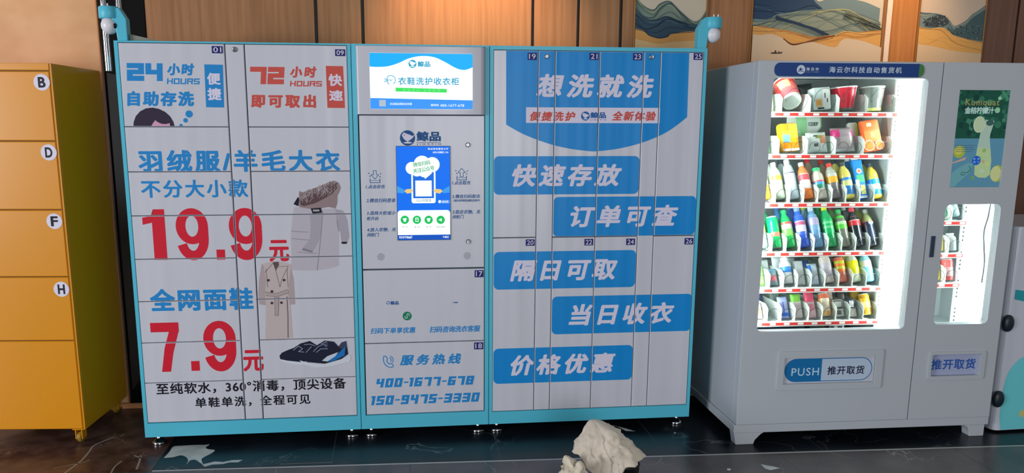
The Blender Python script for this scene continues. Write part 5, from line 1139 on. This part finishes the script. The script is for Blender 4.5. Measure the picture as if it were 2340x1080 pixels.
can('gold can behind the gold can at the right end', L2[8] - 0.004, Y1 + 0.004, S[5], 0.118, 0.027, (210, 166, 60), **LP)
# side compartment
SS = [z + 0.0125 for z in SZ]
GS = 'goods in the narrow side window'
bottle('green bottle on the top shelf of the narrow side window', 1.083, Y0, SS[0], 0.19, 0.030, (90, 206, 150), (60, 170, 110), group=GS, **LN)
bottle('clear pale blue bottle on the top shelf of the narrow side window', 1.153, Y0, SS[0], 0.19, 0.030, (190, 224, 222), (210, 226, 226), group=GS, **LN)
bottle('short pale yellow bottle on the middle shelf of the narrow side window', 1.083, Y0, SS[1], 0.085, 0.030, (226, 214, 120), (222, 226, 220), group=GS, wide=True, back=6, left=4)
bottle('short grey jar on the middle shelf of the narrow side window', 1.153, Y0, SS[1], 0.090, 0.030, (180, 190, 186), (206, 212, 210), group=GS, wide=True, back=6, left=4)
bottle('yellow bottle on the lower shelf of the narrow side window', 1.083, Y0, SS[2], 0.120, 0.030, (226, 206, 70), (226, 214, 90), group=GS, back=8, left=6)
can('red and pink can on the lower shelf of the narrow side window', 1.153, Y0, SS[2], 0.110, 0.029, (226, 96, 96), patch=((240, 190, 190), (3, 4, 5)), group=GS, back=8, left=2)

# ------------------------------------------------------------------ white machine at the right edge
kq = thing('play_machine', 'low white machine with teal graphics at the right edge, beside the vending machine', 'machine', (4.345, -0.27, 0), R(2))
KW = mat('kiosk_white', (206, 212, 224), 0.35)
kb = MB(); kb.prism(rrect(0.0, 0.62, 0.0, 0.55, 0.035, 5), 0.012, 1.085, KW, axis='z'); kbo = kb.build('body', kq, bevel=0.006)
KT = ink((116, 216, 224)); KT2 = ink((50, 160, 172))
def graphic(name, polys, mt, layer=1):
    P_ = Print().add(polys, mt, layer); m_ = MB(); P_.onto(m_, 0.03, 0.59, 0.0, 1.1, 0, -0.0006); m_.build(name, kq, recalc=False)
graphic('rounded_graphic', [smoothline([(0.045, 0.015), (0.028, 0.10), (0.028, 0.20), (0.040, 0.30), (0.075, 0.37), (0.13, 0.41), (0.21, 0.42), (0.30, 0.40), (0.35, 0.32)], 4) + [(0.35, 0.015)]], KT)
graphic('band_graphic', [[(0.030, 0.715), (0.10, 0.700), (0.35, 0.690), (0.35, 0.755), (0.10, 0.755), (0.030, 0.765)]], KT2)
graphic('dot_graphic', [disc((0.16, 0.10), 0.02, 10)], ink((206, 206, 130)), 2)
graphic('panel_graphic', [[(0.16, 0.52), (0.35, 0.52), (0.35, 0.62), (0.16, 0.66)]], ink((52, 62, 84)))

for x, z in ((0.012, 0.590), (0.010, 0.185)):
    kn = MB(); kn.ball((x, 0.0, z), 0.036, mat('dark_knob', (26, 42, 52), 0.4), 20, 12, (0.9, 0.55, 1.25)); kn.build('side_knob', kq, smooth=60)

# ------------------------------------------------------------------ rags on the floor
CLOTH = mottled('beige_cloth', (196, 184, 168), (222, 208, 190), 14, 0.9, 6, 0.3, 0.7, bump=0.25)
CLOTH2 = mottled('pale_cloth', (206, 194, 172), (226, 216, 196), 16, 0.9, 6, 0.3, 0.7, bump=0.25)
def drape(mb, apex, rim, folds, rough, mt, rings=22, n=96, bulge=0.75, drop=1.4, seed=1):
    from mathutils import noise
    v = [apex]; f = []; m = len(rim); off = Vector((seed * 3.1, seed * 1.7, 0))
    for i in range(1, rings + 1):
        t = i / rings
        for k in range(n):
            u = k / n * m; a = int(u) % m; q = u - int(u)
            P0, P1, P2, P3 = (Vector(rim[(a + d) % m]) for d in (-1, 0, 1, 2))
            c = 0.5 * (2 * P1 + (P2 - P0) * q + (2 * P0 - 5 * P1 + 4 * P2 - P3) * q * q + (3 * P1 - P0 - 3 * P2 + P3) * q ** 3)
            d = c - Vector(apex); a_ = 2 * math.pi * k / n
            w_ = noise.noise(Vector((2.6 * math.cos(a_), 2.6 * math.sin(a_), t * 0.8)) + off)
            p = Vector(apex) + Vector((d.x * t ** bulge, d.y * t ** bulge, d.z * t ** drop)) * 1.0
            h = Vector((d.x, d.y, 0)).normalized()
            p += h * folds * w_ * t ** 1.6
            p += Vector(noise.noise_vector(p * 22 + off)) * rough * min(1, 3 * (1 - t) + 0.35) * min(1, t * 3)
            p += Vector(noise.noise_vector(p * 55 + off)) * rough * 0.32 * min(1, t * 3)
            cr_ = 1 - abs(noise.noise(Vector((p.x * 16, p.y * 16, p.z * 30)) + off)) * 2.2
            p += h * max(0, cr_) ** 3 * rough * 0.45 * min(1, t * 2.5)
            p.z = max(p.z, 0.004)
            v.append(tuple(p))
    for k in range(n): f.append((0, 1 + k, 1 + (k + 1) % n))
    for i in range(rings - 1):
        for k in range(n): f.append((1 + i * n + k, 1 + (i + 1) * n + k, 1 + (i + 1) * n + (k + 1) % n, 1 + i * n + (k + 1) % n))
    mb.add(v, f, mt)
bx0 = thing('bucket', 'small black bucket on the floor under the beige cloth', 'bucket', (2.266, -0.62, 0))
m_ = MB(); m_.lathe([(0.001, 0.001), (0.056, 0.001), (0.059, 0.01), (0.064, 0.074), (0.066, 0.077), (0.064, 0.081), (0.060, 0.077), (0.054, 0.014), (0.001, 0.012)], BLACKP, 28); m_.build('pail', bx0, smooth=40)
cl = MB()
rim = [(2.346, -0.60, 0.108), (2.332, -0.53, 0.105), (2.25, -0.49, 0.10), (2.16, -0.49, 0.11), (2.080, -0.53, 0.125), (2.048, -0.60, 0.132), (2.072, -0.67, 0.095), (2.125, -0.71, 0.045), (2.172, -0.725, 0.012), (2.205, -0.735, 0.006), (2.232, -0.732, 0.085), (2.280, -0.722, 0.108), (2.325, -0.675, 0.112)]
drape(cl, (2.122, -0.56, 0.270), rim, 0.035, 0.014, CLOTH, rings=44, n=190, bulge=0.66, drop=1.25, seed=4)
co = cl.build('cloth', smooth=70); sm = co.modifiers.new('thickness', 'SOLIDIFY'); sm.thickness = 0.003
tag(co, 'beige cloth draped in a peak over the black bucket', 'cloth')
c2 = MB()
rim = [(2.066, -0.70, 0.004), (2.045, -0.655, 0.004), (2.01, -0.64, 0.004), (1.985, -0.63, 0.004), (1.948, -0.66, 0.004), (1.955, -0.72, 0.004), (2.01, -0.78, 0.004), (2.050, -0.76, 0.004)]
drape(c2, (1.975, -0.68, 0.155), rim, 0.03, 0.030, CLOTH2, rings=30, n=130, bulge=0.5, drop=1.0, seed=9)
drape(c2, (2.030, -0.735, 0.150), [(2.062, -0.74, 0.03), (2.05, -0.70, 0.04), (2.02, -0.71, 0.05), (1.99, -0.74, 0.03), (2.01, -0.79, 0.004), (2.05, -0.78, 0.004)], 0.02, 0.022, CLOTH2, rings=24, n=90, bulge=0.5, drop=1.2, seed=3)
co = c2.build('crumpled_rag', smooth=70); sm = co.modifiers.new('thickness', 'SOLIDIFY'); sm.thickness = 0.003
tag(co, 'crumpled pale rag on the floor left of the draped cloth', 'rag')
